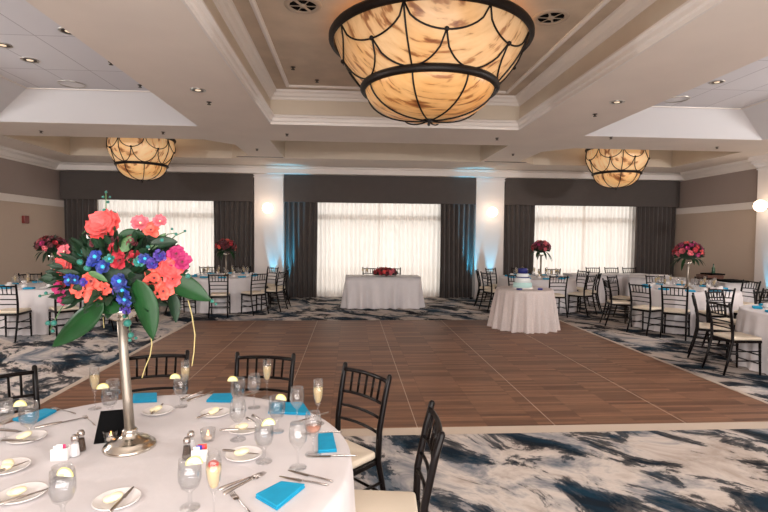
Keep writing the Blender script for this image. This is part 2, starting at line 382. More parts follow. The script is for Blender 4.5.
# dance floor
DX0, DX1, DY0, DY1 = -3.05, 4.29, 4.31, 10.02
df = empty('dance_floor', 'large brown wood-strip portable dance floor laid on the patterned carpet', 'dance floor', (0, 0, 0))
fin('floor_panels', box(B(), DX0, DX1, DY0, DY1, 0, .022), MT['parquet'], df)
bm = B(); w = .11
for lp in [((DX0-w, DY0-w), (DX1+w, DY0-w), (DX1, DY0), (DX0, DY0)), ((DX1+w, DY0-w), (DX1+w, DY1+w), (DX1, DY1), (DX1, DY0)),
           ((DX1+w, DY1+w), (DX0-w, DY1+w), (DX0, DY1), (DX1, DY1)), ((DX0-w, DY1+w), (DX0-w, DY0-w), (DX0, DY0), (DX0, DY1))]:
    v = [bm.verts.new((*p, .003 if i < 2 else .024)) for i, p in enumerate(lp)]; bm.faces.new(v)
fin('edge_ramp', bm, MT['strip'], df)
SX = [-1.87, -.65, .60, 1.85, 3.08]
for x in SX: fin('panel_seam', box(B(), x-.004, x+.004, DY0, DY1, .0215, .0232), MT['seam'], df)

# ------------------------------------------------------------------ curtains, valances
def curtain_mesh(x0, x1, y, z0, z1, pleats, amp, nz=6, seed=0):
    rnd = random.Random(seed); nx = pleats*8; ph = [rnd.uniform(-.5, .5) for _ in range(pleats+2)]; am = [rnd.uniform(.6, 1.2) for _ in range(pleats+2)]
    def f(u, v):
        t = u*pleats; k = int(t); wob = .25*math.sin(t*1.3+ph[k]) 
        a = amp*(am[k]*(1-(t-k)) + am[min(k+1, pleats+1)]*(t-k))
        z = z0+(z1-z0)*v
        return (x0+(x1-x0)*u + .012*math.sin(5*u+3*v), y + a*math.sin(2*PI*t+wob*(1-v))*(1-.25*v), z)
    bm = B(); grid(bm, f, nx, nz)
    return bm
drapes = [(-7.62, -6.78, 'in the left wall corner'), (-3.72, -2.66, 'left of the left white column'), (-1.78, -.92, 'right of the left white column'),
          (2.5, 3.45, 'left of the right white column'), (4.33, 5.2, 'right of the right white column'), (8.22, 9.36, 'in the right wall corner')]
for i, (a, b_, t) in enumerate(drapes):
    o = fin('curtain', curtain_mesh(a, b_, 13.83, .02, 2.8, max(6, int((b_-a)*8)), .055, seed=i), MT['drape'], smooth=True)
    tag(o, 'floor-length charcoal pleated drape hanging ' + t, 'curtain', 'charcoal drapes')
for i, (a, b_, t) in enumerate([(-6.84, -3.66, 'left window behind the flowers'), (-.96, 2.55, 'middle window behind the sweetheart table'), (5.16, 8.28, 'right window behind the long head table')]):
    mid = (a+b_)/2
    for j, (u0, u1) in enumerate(((a, mid+.02), (mid-.02, b_))):
        o = fin('sheer_curtain', curtain_mesh(u0, u1, 14.0+.03*j, 0.03, 2.82, 14, .05, seed=20+i*2+j), MT['voile'], smooth=True)
        tag(o, 'white translucent sheer, %s half of the %s' % (('left', 'right')[j], t), 'curtain', 'white sheer curtains')
for a, b_, t in [(-7.64, -2.63, 'left'), (-1.81, 3.47, 'middle'), (4.31, 9.39, 'right')]:
    bm = box(B(), a, b_, 13.70, 13.74, 2.64, 3.385, .008); box(bm, a, a+.03, 13.74, 14.15, 2.64, 3.385); box(bm, b_-.03, b_, 13.74, 14.15, 2.64, 3.385)
    tag(fin('valance', bm, MT['valance']), 'wide flat charcoal box valance above the %s window' % t, 'valance', 'charcoal box valances')

# ------------------------------------------------------------------ chandeliers
def chandelier(loc, R0, z0, R1, z1, zb, top, label, phase, gm, wire=.012, bulge=.05):
    c = empty('chandelier', label, 'chandelier', (loc[0], loc[1], 0), 0, None)
    bm = B(); lathe(bm, [(R0*.97+(R1*.97-R0*.97)*t - .0 + bulge*R0*math.sin(PI*t), z0+(z1-z0)*t) for t in [i/10 for i in range(11)]], 64)
    fin('upper_glass_bowl', bm, gm, c, True)
    def low(t): return (R1*.97*math.cos(t*PI/2)**.82 if t < 1 else 0, z1-.01 + (zb-z1+.03)*math.sin(t*PI/2)**1.15)
    bm = B(); lathe(bm, [low(i/12) for i in range(13)], 64); fin('lower_glass_bowl', bm, MT['alab_low' if gm is MT['alab'] else 'alab2_low'], c, True)
    bh = .05*R0
    def band(R, z, name, h):
        bm = B(); lathe(bm, [(R-.02, z-h), (R+.02, z-h), (R+.035, z-h*.4), (R+.035, z+h*.4), (R+.02, z+h), (R-.02, z+h), (R-.02, z-h)], 72)
        fin(name, bm, MT['iron'], c, True)
    band(R0, z0, 'top_ring', .03*R0+.01); band(R1, z1, 'middle_ring', .028*R0+.008)
    def up(th, t, o=.012):
        R = R0*.97+(R1-R0)*.97*t+bulge*R0*math.sin(PI*t)+o
        return (R*math.cos(th), R*math.sin(th), z0+(z1-z0)*t)
    N = 8
    for k in range(N):
        a0 = phase + 2*PI*k/N
        pts = []
        for i in range(17):
            u = i/16; pts.append(up(a0+2*PI/N*u, .04+.44*math.sqrt(max(0, 1-(2*u-1)**2))))
        fin('scroll_bar', tube(B(), pts, wire, 6), MT['iron'], c, True)
        kn = Vector(up(a0+PI/N, .48, .02)); bm = B(); bmesh.ops.create_uvsphere(bm, u_segments=12, v_segments=8, radius=wire*2.6)
        for v in bm.verts: v.co += kn
        fin('knob', bm, MT['iron'], c, True)
        pts = []
        for i in range(17):
            u = i/16; pts.append(up(a0-PI/N+2*PI/N*u, .48+.48*math.sqrt(max(0, 1-(2*u-1)**2))))
        fin('scroll_bar', tube(B(), pts, wire, 6), MT['iron'], c, True)
        if k % 2 == 0:
            fin('rib', tube(B(), [up(a0, i/8, .016) for i in range(9)], wire, 6), MT['iron'], c, True)
        pts = []
        for i in range(13):
            r_, z_ = low(i/12); pts.append(((r_+.014)*math.cos(a0), (r_+.014)*math.sin(a0), z_-.012))
        fin('rib', tube(B(), pts, wire, 6), MT['iron'], c, True)
    bm = B(); lathe(bm, [(0, zb-.05), (.012, zb-.045), (.018, zb-.025), (.01, zb-.01), (.05*R0+.02, zb+.01), (.05*R0+.02, zb+.03), (0, zb+.04)], 20)
    fin('finial', bm, MT['iron'], c, True)
    bm = B()
    for k in range(4):
        a = phase+PI/4+k*PI/2; tube(bm, [(R0*math.cos(a), R0*math.sin(a), z0), (.05*math.cos(a), .05*math.sin(a), z0+(top-z0)*.7)], .012, 6)
    fin('hanger_arms', bm, MT['iron'], c)
    bm = B(); lathe(bm, [(0, z0+(top-z0)*.6), (.03, z0+(top-z0)*.6), (.03, top-.04), (.12, top-.03), (.13, top), (0, top)], 20); fin('ceiling_canopy', bm, MT['iron'], c)
    # lamps inside
    ld = bpy.data.lights.new('chandelier_lamp', 'POINT'); ld.color = (1, .78, .52); ld.energy = 22*R0*R0; ld.shadow_soft_size = .25
    lo = bpy.data.objects.new('chandelier_lamp', ld); C.objects.link(lo); lo.location = (0, 0, z0+.02); lo.parent = c
    return c
chandelier((.90, 5.8), 1.13, 3.97, .765, 3.42, 3.05, 4.149, 'huge amber marbled-glass bowl chandelier with iron scrollwork, centre of the tray ceiling', rad(-90-22), MT['alab'], .0095)
chandelier((-4.69, 11.6), 0.68, 3.86, .52, 3.27, 2.93, 4.2, 'smaller amber bowl chandelier in the ceiling recess on the left', rad(-90-18), MT['alab2'], .009, .13)
chandelier((6.35, 11.6), 0.68, 3.86, .52, 3.27, 2.93, 4.2, 'smaller amber bowl chandelier in the ceiling recess on the right', rad(-90-18), MT['alab2'], .009, .13)

# ------------------------------------------------------------------ ceiling fittings
def can(p, r, z, label):
    o = empty('downlight', label, 'downlight', (p[0], p[1], z), 0)
    bm = B(); lathe(bm, [(r, 0), (r, -.006), (r*.8, -.008), (r*.72, 0), (r*.72, .0)], 28); fin('trim_ring', bm, MT['chrome'], o, True)
    bm = B(); lathe(bm, [(0, -.003), (r*.72, -.003)], 24); fin('dark_reflector', bm, MT['fixture'], o)
    bm = B(); lathe(bm, [(0, -.012), (r*.3, -.009), (r*.38, -.004)], 16); fin('lamp_bulb', bm, emis('lamp glow', srgb(255, 230, 200), .6), o, True)
for (x, y, z, r, t) in [(69, 31, 4.0, .11, 'round recessed downlight in white ceiling tiles at upper left of the left tray'), (30, 60, 4.0, .11, 'round recessed downlight in white tiles, left tray, nearer its left slope'),
                        (717, 82, 4.0, .1, 'round recessed downlight in the white tiles of the right tray'), (198, 90, H, .1, 'flat recessed downlight in the beam left of the big chandelier'), (617, 102, H, .1, 'flat recessed downlight in the beam right of the big chandelier'),
                        (3, 45, 4.0, .1, 'recessed downlight at the left picture edge in the left tray')]:
    can(at(x, y+.0, Z=z), r, z, t)
for (x, y, z, t) in [(111, 62, 4.0, 'in the left tray tiles, nearer the two downlights'), (140, 85, 4.0, 'in the left tray tiles by the beam edge'), (209, 102, H, 'in the beam beside the left flat downlight'), (41, 131, H, 'on the cross beam left of the left small chandelier'),
                     (163, 132, H, 'on the cross beam above the left small chandelier'), (595, 114, H, 'in the beam beside the right flat downlight'), (611, 137, H, 'on the cross beam above the right small chandelier'), (717, 147, H, 'on the cross beam at the right, beyond the right small chandelier'),
                     (293, 67, 4.149, 'in the central tray, left of the big chandelier'), (317, 80, 4.149, 'by the far edge of the central ceiling tray'), (287, 134, H, 'on the beam beyond the central tray, left end'), (497, 138, H, 'on the beam beyond the central tray, right end'), (257, 149, H, 'in the soffit above the left white column'), (513, 154, H, 'in the soffit above the right white column')]:
    p = at(x, y, Z=z); bm = B(); lathe(bm, [(.035, 0), (.035, -.006), (.012, -.01), (.012, -.03), (.028, -.034), (.028, -.038), (0, -.04)], 14, p.x, p.y, z)
    tag(fin('sprinkler_head', bm, MT['fixture'], smooth=True), 'small dark sprinkler head ' + t, 'sprinkler', 'ceiling sprinkler heads')
for (x, y, z, r, t) in [(303, 5, 4.149, .2, 'round air diffuser in the tray ceiling left of the big chandelier'), (551, 17, 4.149, .2, 'round air diffuser in the tray ceiling right of the big chandelier')]:
    p = at(x, y, Z=z); o = empty('air_diffuser', t, 'vent', (p.x, p.y, z))
    bm = B(); lathe(bm, [(r, 0), (r*.95, -.015), (r*.75, -.02), (r*.7, -.008)], 36); fin('outer_ring', bm, MT['vent'], o, True)
    bm = B(); lathe(bm, [(0, -.002), (r*.7, -.002)], 30); fin('dark_opening', bm, MT['black'], o)
    for k in range(6):
        a = k*PI/3; bm = B(); tube(bm, [(.03*math.cos(a), .03*math.sin(a), -.012), (r*.72*math.cos(a), r*.72*math.sin(a), -.012)], .012, 6, flat=.4); fin('vane', bm, MT['vent'], o)
    bm = B(); lathe(bm, [(0, -.025), (.035, -.02), (.04, -.005)], 14); fin('hub', bm, MT['vent'], o, True)
for (x, y, t) in [(72, 84, 'round flush ceiling speaker grille in the left tray tiles'), (677, 99, 'round flush ceiling speaker grille in the right tray tiles')]:
    p = at(x, y, Z=4.0); o = empty('ceiling_speaker', t, 'speaker', (p.x, p.y, 4.0))
    bm = B(); lathe(bm, [(.19, 0), (.19, -.012), (.17, -.014), (.165, -.004)], 36); fin('rim', bm, MT['chrome'], o, True)
    bm = B(); lathe(bm, [(0, -.006), (.166, -.004)], 36); fin('grille', bm, MT['slope'], o)
for (x0, x1, y) in [(-2.72, -1.62, 12.15), (3.3, 4.35, 12.2)]:
    tag(fin('slot_diffuser', box(B(), x0, x1, y-.03, y+.03, H-.006, H+.0), MT['fixture']), 'long dark linear air slot in the soffit before the %s column' % ('left' if x0 < 0 else 'right'), 'vent')
p = at(24, 220, Y=12.28); bm = box(B(), XL-.01, XL+.06, 12.2, 12.38, 1.96, 2.14, .01); al = tag(fin('fire_alarm', bm, MT['alarm']), 'small red fire alarm on the left wall', 'fire alarm')
# globe sconces
for (x, y, z, dx, dy, t) in [(-2.22, 13.54, 2.46, 0, .2, 'on the left white column'), (3.9, 13.54, 2.43, 0, .2, 'on the right white column'), (9.0, 10.42, 2.47, .2, 0, 'on the pilaster at the right picture edge')]:
    o = empty('globe_sconce', 'frosted round globe wall lamp, lit, ' + t, 'wall lamp', (x, y, z), 0, 'globe wall lamps')
    bm = B(); bmesh.ops.create_uvsphere(bm, u_segments=24, v_segments=16, radius=.14 if dy else .13); fin('globe', bm, MT['sconce'], o, True)
    fin('arm', tube(B(), [(0, 0, -.02), (dx*.98, dy*.98, -.02)], .02, 8), MT['chrome'], o)
    bm = B(); tube(bm, [(dx*.92, dy*.92, -.02), (dx*.995, dy*.995, -.02)], .06, 16); fin('wall_plate', bm, MT['chrome'], o)
    ld = bpy.data.lights.new('globe_lamp', 'POINT'); ld.color = (1, .8, .6); ld.energy = 6; ld.shadow_soft_size = .14
    lo = bpy.data.objects.new('globe_lamp', ld); C.objects.link(lo); lo.location = (-dx*.9, -dy*.9, 0); lo.parent = o

# ------------------------------------------------------------------ chairs
def rod(p, q, r0, r1=None, knobs=()):
    """turned rod with bamboo-like knuckles"""
    p, q = Vector(p), Vector(q); pts, rs = [], []
    st = sorted({0, 1} | {k+d for k in knobs for d in (-.02, 0, .02) if 0 < k+d < 1})
    for t in st:
        pts.append(p.lerp(q, t)); r = r0+((r1 if r1 else r0)-r0)*t
        rs.append(r*(1.3 if any(abs(t-k) < 1e-6 for k in knobs) else 1))
    return tube(B(), pts, rs, 8)
def make_chair():
    c = empty('chiavari_chair', '', 'chair', (0, 0, 0), 0, None); m = MT['chair']
    bm = B()
    def sf(u, v): return None
    # seat frame: trapezoid with thickness
    def slab(wf, wb, yb, yf, z0, z1, bev):
        bm = B(); vs = [bm.verts.new(p) for p in ((-wb, yb, z0), (wb, yb, z0), (wf, yf, z0), (-wf, yf, z0), (-wb, yb, z1), (wb, yb, z1), (wf, yf, z1), (-wf, yf, z1))]
        for f in ((3, 2, 1, 0), (4, 5, 6, 7), (0, 1, 5, 4), (1, 2, 6, 5), (2, 3, 7, 6), (3, 0, 4, 7)): bm.faces.new([vs[i] for i in f])
        bmesh.ops.bevel(bm, geom=list(bm.edges), offset=bev, segments=3, affect='EDGES', profile=.6)
        return bm
    fin('seat_frame', slab(.205, .18, -.2, .19, .405, .44, .01), m, c, True)
    fin('cushion', slab(.198, .172, -.185, .195, .438, .482, .02), MT['cushion'], c, True)
    for s in (-1, 1):
        fin('front_leg', rod((s*.185, .17, .41), (s*.19, .185, 0), .0165, .013, (.25, .6)), m, c, True)
        # rear post: leg and back upright in one gently raked piece
        P = [(s*.19, -.30, 0), (s*.183, -.24, .2), (s*.18, -.19, .43), (s*.183, -.195, .6), (s*.19, -.235, .8), (s*.195, -.262, .905), (s*.195, -.264, .915)]
        fin('rear_post', tube(B(), P, [.013, .016, .018, .0175, .016, .015, .008], 8), m, c, True)
        for z, y0, y1 in ((.30, -.22, .172), (.18, -.245, .178)):
            fin('side_stretcher', rod((s*.186, y0, z), (s*.187, y1, z), .0085), m, c, True)
    def by(z): # y of post at height z
        return -.195-(z-.6)*.2 if z > .6 else -.192
    def rail(z, r, bow, fl=1):
        y = by(z); return tube(B(), [(x*.185, y-bow*(1-x*x), z+.006*(1-x*x)) for x in (-1, -.6, -.2, .2, .6, 1)], r, 8, flat=fl)
    for z, r in ((.875, .0125), (.745, .0095), (.665, .009), (.585, .009)): fin('back_rail', rail(z, r, .02), m, c, True)
    for x in (-.118, -.06, 0, .06, .118):
        b0 = .02*(1-(x/.185)**2); fin('spindle', rod((x, by(.745)-b0, .75), (x*1.04, by(.875)-b0, .875), .0075, None, (.5,)), m, c, True)
    for z in (.25, .14): fin('front_stretcher', rod((-.187, .178, z), (.187, .178, z), .0085), m, c, True)
    fin('rear_stretcher', rod((-.183, -.235, .22), (.183, -.235, .22), .0085), m, c, True)
    return c
chair0 = make_chair(); used = [False]
def place_chair(cx, cy, deg, dist, label, group, tw=0):
    a = rad(deg); x, y = cx+dist*math.cos(a), cy+dist*math.sin(a)
    rz = a+PI/2+rad(tw)
    if not used[0]:
        used[0] = True; chair0.location = (x, y, 0); chair0.rotation_euler = (0, 0, rz); chair0['label'] = label; chair0['group'] = group; return chair0
    return dup(chair0, (x, y, 0), rz, label, group)

# ------------------------------------------------------------------ tables and cloths
def round_cloth(R, z, folds, flare, seed, overlay=False, drop=0):
    rnd = random.Random(seed); ph = [rnd.uniform(0, 2*PI) for _ in range(4)]
    bm = B(); NT = 144
    prof = [(0, 0, z), (.5*R, 0, z), (.92*R, 0, z), (.985*R, 0, z-.001), (R+.004, .0, z-.012), (R+.008, .1, z-.06)]
    n = 9; zb = drop if drop else .012
    for i in range(1, n+1): prof.append((R+.008+min(flare, .09)*.5*(i/n)**.7, .1+.9*(i/n), z-.06+(zb-z+.06)*i/n))
    rings = []
    for (r, f, zz) in prof:
        if r == 0: rings.append([bm.verts.new((0, 0, zz))]); continue
        row = []
        for j in range(NT):
            t = 2*PI*j/NT
            w_ = math.sin(folds*t+ph[0]+.8*math.sin(3*t+ph[1])) * .65 + .35*math.sin(folds*1.6*t//1+ph[2]) if False else math.sin(folds*t+ph[0]+.8*math.sin(3*t+ph[1]))*(.7+.3*math.sin(5*t+ph[3]))
            rr = r + f*flare*(.35+.65*w_)*.8 + f*flare*.25*math.sin(folds*2.3//1*t+ph[2])
            row.append(bm.verts.new((rr*math.cos(t), rr*math.sin(t), zz)))
        rings.append(row)
    for A, D in zip(rings, rings[1:]):
        for j in range(NT):
            k = (j+1) % NT
            if len(A) == 1: bm.faces.new((A[0], D[j], D[k]))
            else: bm.faces.new((A[j], D[j], D[k], A[k]))
    return bm
ZT = .762
def round_table(cx, cy, R, folds, flare, seed, tl, cl, mat_='cloth'):
    t = empty('round_table', tl, 'table', (cx, cy, 0), 0, 'round tables')
    bm = B(); lathe(bm, [(0, .72), (R-.02, .72), (R-.01, .735), (R-.02, .75), (0, .75)], 48); fin('tabletop', bm, MT['wood'], t)
    for k in range(4):
        a = k*PI/2+.6; fin('leg', tube(B(), [(R*.62*math.cos(a), R*.62*math.sin(a), .72), (R*.66*math.cos(a), R*.66*math.sin(a), 0)], .016, 8), MT['fixture'], t)
    o = fin('tablecloth', round_cloth(R, ZT, folds, flare, seed), MT[mat_], smooth=True, loc=(cx, cy, 0)); tag(o, cl, 'tablecloth', 'white round tablecloths')
    return t
def box_cloth(sx, sy, z, seed, folds=19, flare=.09):
    bm = B(); rnd = random.Random(seed); ph = rnd.uniform(0, 6); cr = .07
    # rounded rectangle outline
    out = []
    for (qx, qy, a0) in ((sx/2-cr, sy/2-cr, 0), (-sx/2+cr, sy/2-cr, 90), (-sx/2+cr, -sy/2+cr, 180), (sx/2-cr, -sy/2+cr, 270)):
        for k in range(7): a = rad(a0+15*k); out.append(Vector((qx+cr*math.cos(a), qy+cr*math.sin(a), 0)))
    dense = []
    for i in range(len(out)):
        a, b_ = out[i], out[(i+1) % len(out)]; m_ = max(1, int((b_-a).length/.03))
        for k in range(m_): dense.append(a.lerp(b_, k/m_))
    N = len(dense); per = 0; rings = []
    S = [0]
    for i in range(N): S.append(S[-1]+(dense[(i+1) % N]-dense[i]).length)
    for lev in range(9):
        t = lev/8; row = []
        for i in range(N):
            p = dense[i]; nn = Vector((max(-1, min(1, p.x/(sx/2)))**5 if True else 0, max(-1, min(1, p.y/(sy/2)))**5, 0))
            nn = nn.normalized() if nn.length > 1e-4 else Vector((0, 0, 0))
            s = S[i]/S[-1]*2*PI
            w_ = flare*t*(.6+math.sin(folds*s+ph+.9*math.sin(4*s))*(.7+.3*math.sin(7*s)))
            row.append(bm.verts.new((p.x+nn.x*w_, p.y+nn.y*w_, z-(z-.012)*t if lev else z)))
        rings.append(row)
    bm.faces.new(rings[0])
    for A, D in zip(rings, rings[1:]):
        for i in range(N): bm.faces.new((A[i], A[(i+1) % N], D[(i+1) % N], D[i]))
    return bm
def rect_table(cx, cy, sx, sy, rz, tl, cl, seed, m_='cloth'):
    t = empty('banquet_table', tl, 'table', (cx, cy, 0), rz)
    fin('tabletop', box(B(), -sx/2+.02, sx/2-.02, -sy/2+.02, sy/2-.02, .72, .75), MT['wood'], t)
    for a in (-1, 1):
        for b_ in (-1, 1): fin('leg', tube(B(), [(a*(sx/2-.15), b_*(sy/2-.08), .72), (a*(sx/2-.15), b_*(sy/2-.08), 0)], .015, 8), MT['fixture'], t)
    o = fin('tablecloth', box_cloth(sx, sy, ZT, seed), MT[m_], smooth=False, loc=(cx, cy, 0)); o.rotation_euler = (0, 0, rz)
    for p in o.data.polygons: p.use_smooth = len(p.vertices) < 5
    tag(o, cl, 'tablecloth')

NT_ = (-.92, 2.08)
round_table(*NT_, .925, 26, .03, 1, 'large round dining table in the foreground, under a white cloth', 'white cloth over the large foreground round table')
TB = {'T1': (-5.6, 9.6, 'the left wall table', -82), 'T2': (-2.95, 12.0, 'the left column table', -82), 'T3': (4.55, 11.9, 'the table behind the cake', 268),
      'T4': (6.5, 9.25, 'the right corner table', 170), 'T5': (6.2, 6.1, 'the right edge table', 180)}
for i, (k, (x, y, nm, a0)) in enumerate(TB.items()):
    round_table(x, y, .9, 24, .07, 10+i, 'round dining table under floor-length white cloth, ' + nm, 'white floor-length cloth draped over ' + nm)
def posword(deg):
    d = (deg+90) % 360   # 0 = nearest to camera, growing towards the right
    W_ = ['at the side nearest the camera', 'just right of the nearest chair', 'on the right side, towards the front', 'on the right side, towards the back', 'at the back right',
          'at the far side', 'at the back left', 'on the left side, towards the back', 'on the left side, towards the front', 'just left of the nearest chair']
    return W_[int(((d+18) % 360)//36)]
seen = set()
def far_chair(key, deg, dist=1.14, tw=0):
    dist += .04
    x, y, nm, _ = TB[key]; px, py = proj((x+dist*math.cos(rad(deg)), y+dist*math.sin(rad(deg)), .5))
    if px < -14 or px > 786: return
    w = posword(deg); lab = 'dark chiavari chair at %s, %s' % (nm, w)
    while lab in seen: lab = lab.replace('chair with', 'chair, one of two, with', 1) if 'one of two' not in lab else lab + ' edge'
    seen.add(lab); place_chair(x, y, deg, dist, lab, 'dark chiavari chairs', tw)
for k in range(10): far_chair('T1', -84+36*k)
for d_ in (-82, -47, -17, 16, 50, 86, 122, 158, 194, 236): far_chair('T2', d_, 1.16)
for k in range(10): far_chair('T3', 268+36*k)
for d_ in (167, 206, 229, 256, 292, 330, 4, 40, 78, 124): far_chair('T4', d_, 1.16)
for d_ in (180, 144, 216, 108, 72, 254): far_chair('T5', d_, 1.16)
for deg, dist, tw, t in [(141.5, 1.14, 0, 'cut by the left picture edge'), (107, 1.16, -6, 'behind the tall silver stand'), (73.6, 1.10, 8, 'at its far side, right of the silver stand'),
                         (41, 1.09, 0, 'right side, its whole back in view'), (5.5, 1.05, -9, 'nearest at the right, seen edge-on')]:
    place_chair(*NT_, deg, dist, 'dark chiavari chair at the foreground table, ' + t, 'dark chiavari chairs', tw)

# sweetheart table, head table, service tables
rect_table(.79, 12.12, 1.80, .68, 0, 'sweetheart table for two before the middle window, under white cloth', 'white cloth hanging in soft folds over the sweetheart table', 31)
for x, s in ((.52, 'left'), (1.12, 'right')):
    o = dup(chair0, (x, 12.78, 0), PI, 'dark chiavari chair behind the sweetheart table, on its %s side' % s, 'dark chiavari chairs')
rect_table(7.0, 13.1, 2.3, .6, 0, 'long head table along the right window, under white cloth', 'plain white cloth over the long head table at the right window', 32)
rect_table(7.72, 12.0, 1.3, .7, rad(-32), 'angled service table behind the flower-topped table in the right bay', 'white cloth over the angled service table in the right bay', 33)
for i, x in enumerate((6.9, 7.45, 7.98)):
    dup(chair0, (x, 13.5, 0), PI, 'dark chiavari chair behind the long head table, %s of three by the right window' % ('leftmost', 'middle', 'rightmost')[i], 'dark chiavari chairs')
rect_table(8.62, 11.0, .7, 1.2, 0, 'white-draped side table against the right wall by the pilaster', 'white cloth over the side table at the right wall', 34)
# cake table
CK = (3.29, 9.2)
round_table(*CK, .52, 15, .13, 41, 'small round cake table on the edge of the dance floor', 'white lace-look cloth falling in deep folds over the small round cake table', 'lace')
ck = empty('wedding_cake', 'tiered wedding cake with navy top tier on the small round table', 'cake', (CK[0]-.02, CK[1]+.05, ZT))
def tier(name, r, z0, z1, m): 
    bm = B(); lathe(bm, [(0, z0), (r, z0), (r, z1-.015), (r-.015, z1), (0, z1)], 32); return fin(name, bm, m, ck, True)
tier('cake_board', .2, 0, .02, MT['china']); tier('bottom_tier', .175, .02, .11, MT['cakeb']); tier('second_tier', .145, .11, .19, MT['icing']); tier('middle_tier', .115, .19, .28, MT['icing']); tier('navy_band', .12, .20, .23, MT['navy']); tier('top_tier', .09, .28, .38, MT['navy'])
for dx, t in ((-.2, 'left'), (.19, 'right')):
    bm = B(); box(bm, -.045, .045, -.04, .04, 0, .03, .012); o = fin('folded_napkin', bm, MT['navy'], loc=(CK[0]+dx, CK[1]-.3, ZT+.001)); o.rotation_euler = (0, 0, .5 if dx < 0 else -.4)
    tag(o, 'small folded dark blue napkin on the cake table, %s of the cake' % t, 'napkin')

# service things on the side table
sx, sy = 8.62, 10.9
ob = fin('wooden_box', box(B(), -.2, .2, -.2, .2, 0, .12, .01), MT['wood'], loc=(8.55, 11.3, ZT)); tag(ob, 'brown wooden crate on the side table by the right wall', 'box')
ob = fin('serving_tray', box(B(), -.17, .17, -.2, .2, 0, .035, .012), MT['black'], loc=(8.62, 11.3, ZT+.121)); tag(ob, 'black serving tray lying on top of the brown crate', 'tray')
bm = B(); lathe(bm, [(0, 0), (.035, 0), (.037, .01), (.037, .12), (.012, .17), (.012, .22), (.015, .225), (0, .225)], 16); ob = fin('bottle', bm, MT['greenglass'], smooth=True, loc=(8.6, 11.25, ZT+.157)); tag(ob, 'dark green bottle standing on the black serving tray', 'bottle')
ob = fin('serving_tray', box(B(), -.22, .22, -.25, .25, 0, .05, .012), MT['black'], loc=(8.62, 10.7, ZT)); tag(ob, 'flat black tray on the near end of the side table at the right wall', 'tray')
o = fin('linen_stack', box(B(), -.22, .22, -.2, .2, 0, .06, .02), MT['cloth'], loc=(7.75, 12.0, ZT)); o['kind'] = 'stuff'; o.rotation_euler = (0, 0, -.5); tag(o, 'rumpled pile of white folded linen on the angled service table', 'linen')

# ------------------------------------------------------------------ tableware prototypes
def goblet():
    o = empty('water_goblet', '', 'glass')
    bm = B(); lathe(bm, [(0, .002), (.034, .001), (.034, .004), (.008, .008), (.005, .014), (.008, .03), (.006, .045), (.012, .06), (.03, .075), (.039, .10), (.040, .13), (.036, .172), (.0345, .172), (.038, .13), (.037, .10), (.028, .078), (.0, .066)], 24)
    gb = fin('glass_bowl', bm, MT['glass'], o, True)
    bm = B(); lathe(bm, [(0, .068), (.027, .079), (.036, .10), (.037, .13), (.0355, .145), (0, .145)], 20); fin('ice_water', bm, MT['water'], gb, True)
    return o
def flute():
    o = empty('champagne_flute', '', 'glass')
    bm = B(); lathe(bm, [(0, .002), (.032, .001), (.031, .004), (.006, .008), (.0035, .02), (.0035, .085), (.012, .10), (.022, .13), (.0265, .17), (.0235, .225), (.022, .225), (.025, .17), (.02, .13), (.0, .10)], 20)
    fin('glass_bowl', bm, MT['glass'], o, True)
    bm = B(); lathe(bm, [(0, .103), (.012, .112), (.019, .132), (.0235, .165), (.0235, .185), (0, .185)], 18); fin('sparkling_wine', bm, MT['champagne'], o, True)
    return o
def wineglass(fill=None):
    o = empty('wine_glass', '', 'glass')
    bm = B(); lathe(bm, [(0, .002), (.035, .001), (.034, .004), (.006, .008), (.004, .02), (.004, .075), (.015, .085), (.034, .11), (.038, .135), (.031, .185), (.0295, .185), (.036, .135), (.032, .112), (.0, .087)], 24)
    fin('glass_bowl', bm, MT['glass'], o, True)
    if fill:
        bm = B(); lathe(bm, [(0, .09), (.028, .108), (.034, .125), (0, .125)], 18); fin('wine', bm, MT[fill], o, True)
    return o
def plate(r=.078):
    bm = B(); lathe(bm, [(0, .003), (r*.6, .003), (r*.66, .006), (r*.95, .016), (r, .018), (r*.99, .013), (r*.6, 0), (0, 0)], 32); return bm
def knife_m():
    bm = B(); tube(bm, [(-.105, 0, .004), (-.10, 0, .004), (-.06, 0, .005), (0, 0, .004), (.01, 0, .004)], [.004, .007, .0075, .006, .004], 8, flat=.5)
    grid(bm, lambda u, v: (.005+.1*u, (-.009+.018*v)*(1-.6*u**3), .003+.002*math.sin(PI*v)), 8, 3)
    return bm
def fork_m():
    bm = B(); tube(bm, [(-.10, 0, .003), (-.095, 0, .003), (-.05, 0, .006), (.03, 0, .006), (.045, 0, .005)], [.004, .0085, .006, .0035, .005], 8, flat=.45)
    grid(bm, lambda u, v: (.04+.022*u, (-.011+.022*v)*math.sin(PI*(.25+.25*u)), .005-.003*math.sin(PI*u)), 4, 4)
    for k in range(4): y = -.0095+.0063*k; tube(bm, [(.06, y, .005), (.08, y, .004), (.098, y*.95, .008)], [.0018, .0018, .0009], 5)
    return bm
protos = {}
def first(kind, mk):
    if kind not in protos: protos[kind] = (mk(), [False])
    return protos[kind]
def place(kind, mk, loc, rz, label, group=None, scale=1, rot=None):
    o, fl_ = first(kind, mk)
    if not fl_[0]:
        fl_[0] = True; o.location = loc; o.rotation_euler = rot if rot else (0, 0, rz); o.scale = (scale,)*3; o['label'] = label
        if group: o['group'] = group
        return o
    n_ = dup(o, loc, rz, label, group, scale, rot)
    if not group and 'group' in n_: del n_['group']
    return n_
def simple(name, cat, bmf, m, smooth=True):
    def f():
        o = fin(name, bmf(), MT[m], smooth=smooth); return tag(o, '', cat)
    return f
mk_plate = simple('bread_plate', 'plate', plate, 'china'); mk_knife = simple('table_knife', 'knife', knife_m, 'steel'); mk_fork = simple('dinner_fork', 'fork', fork_m, 'steel')
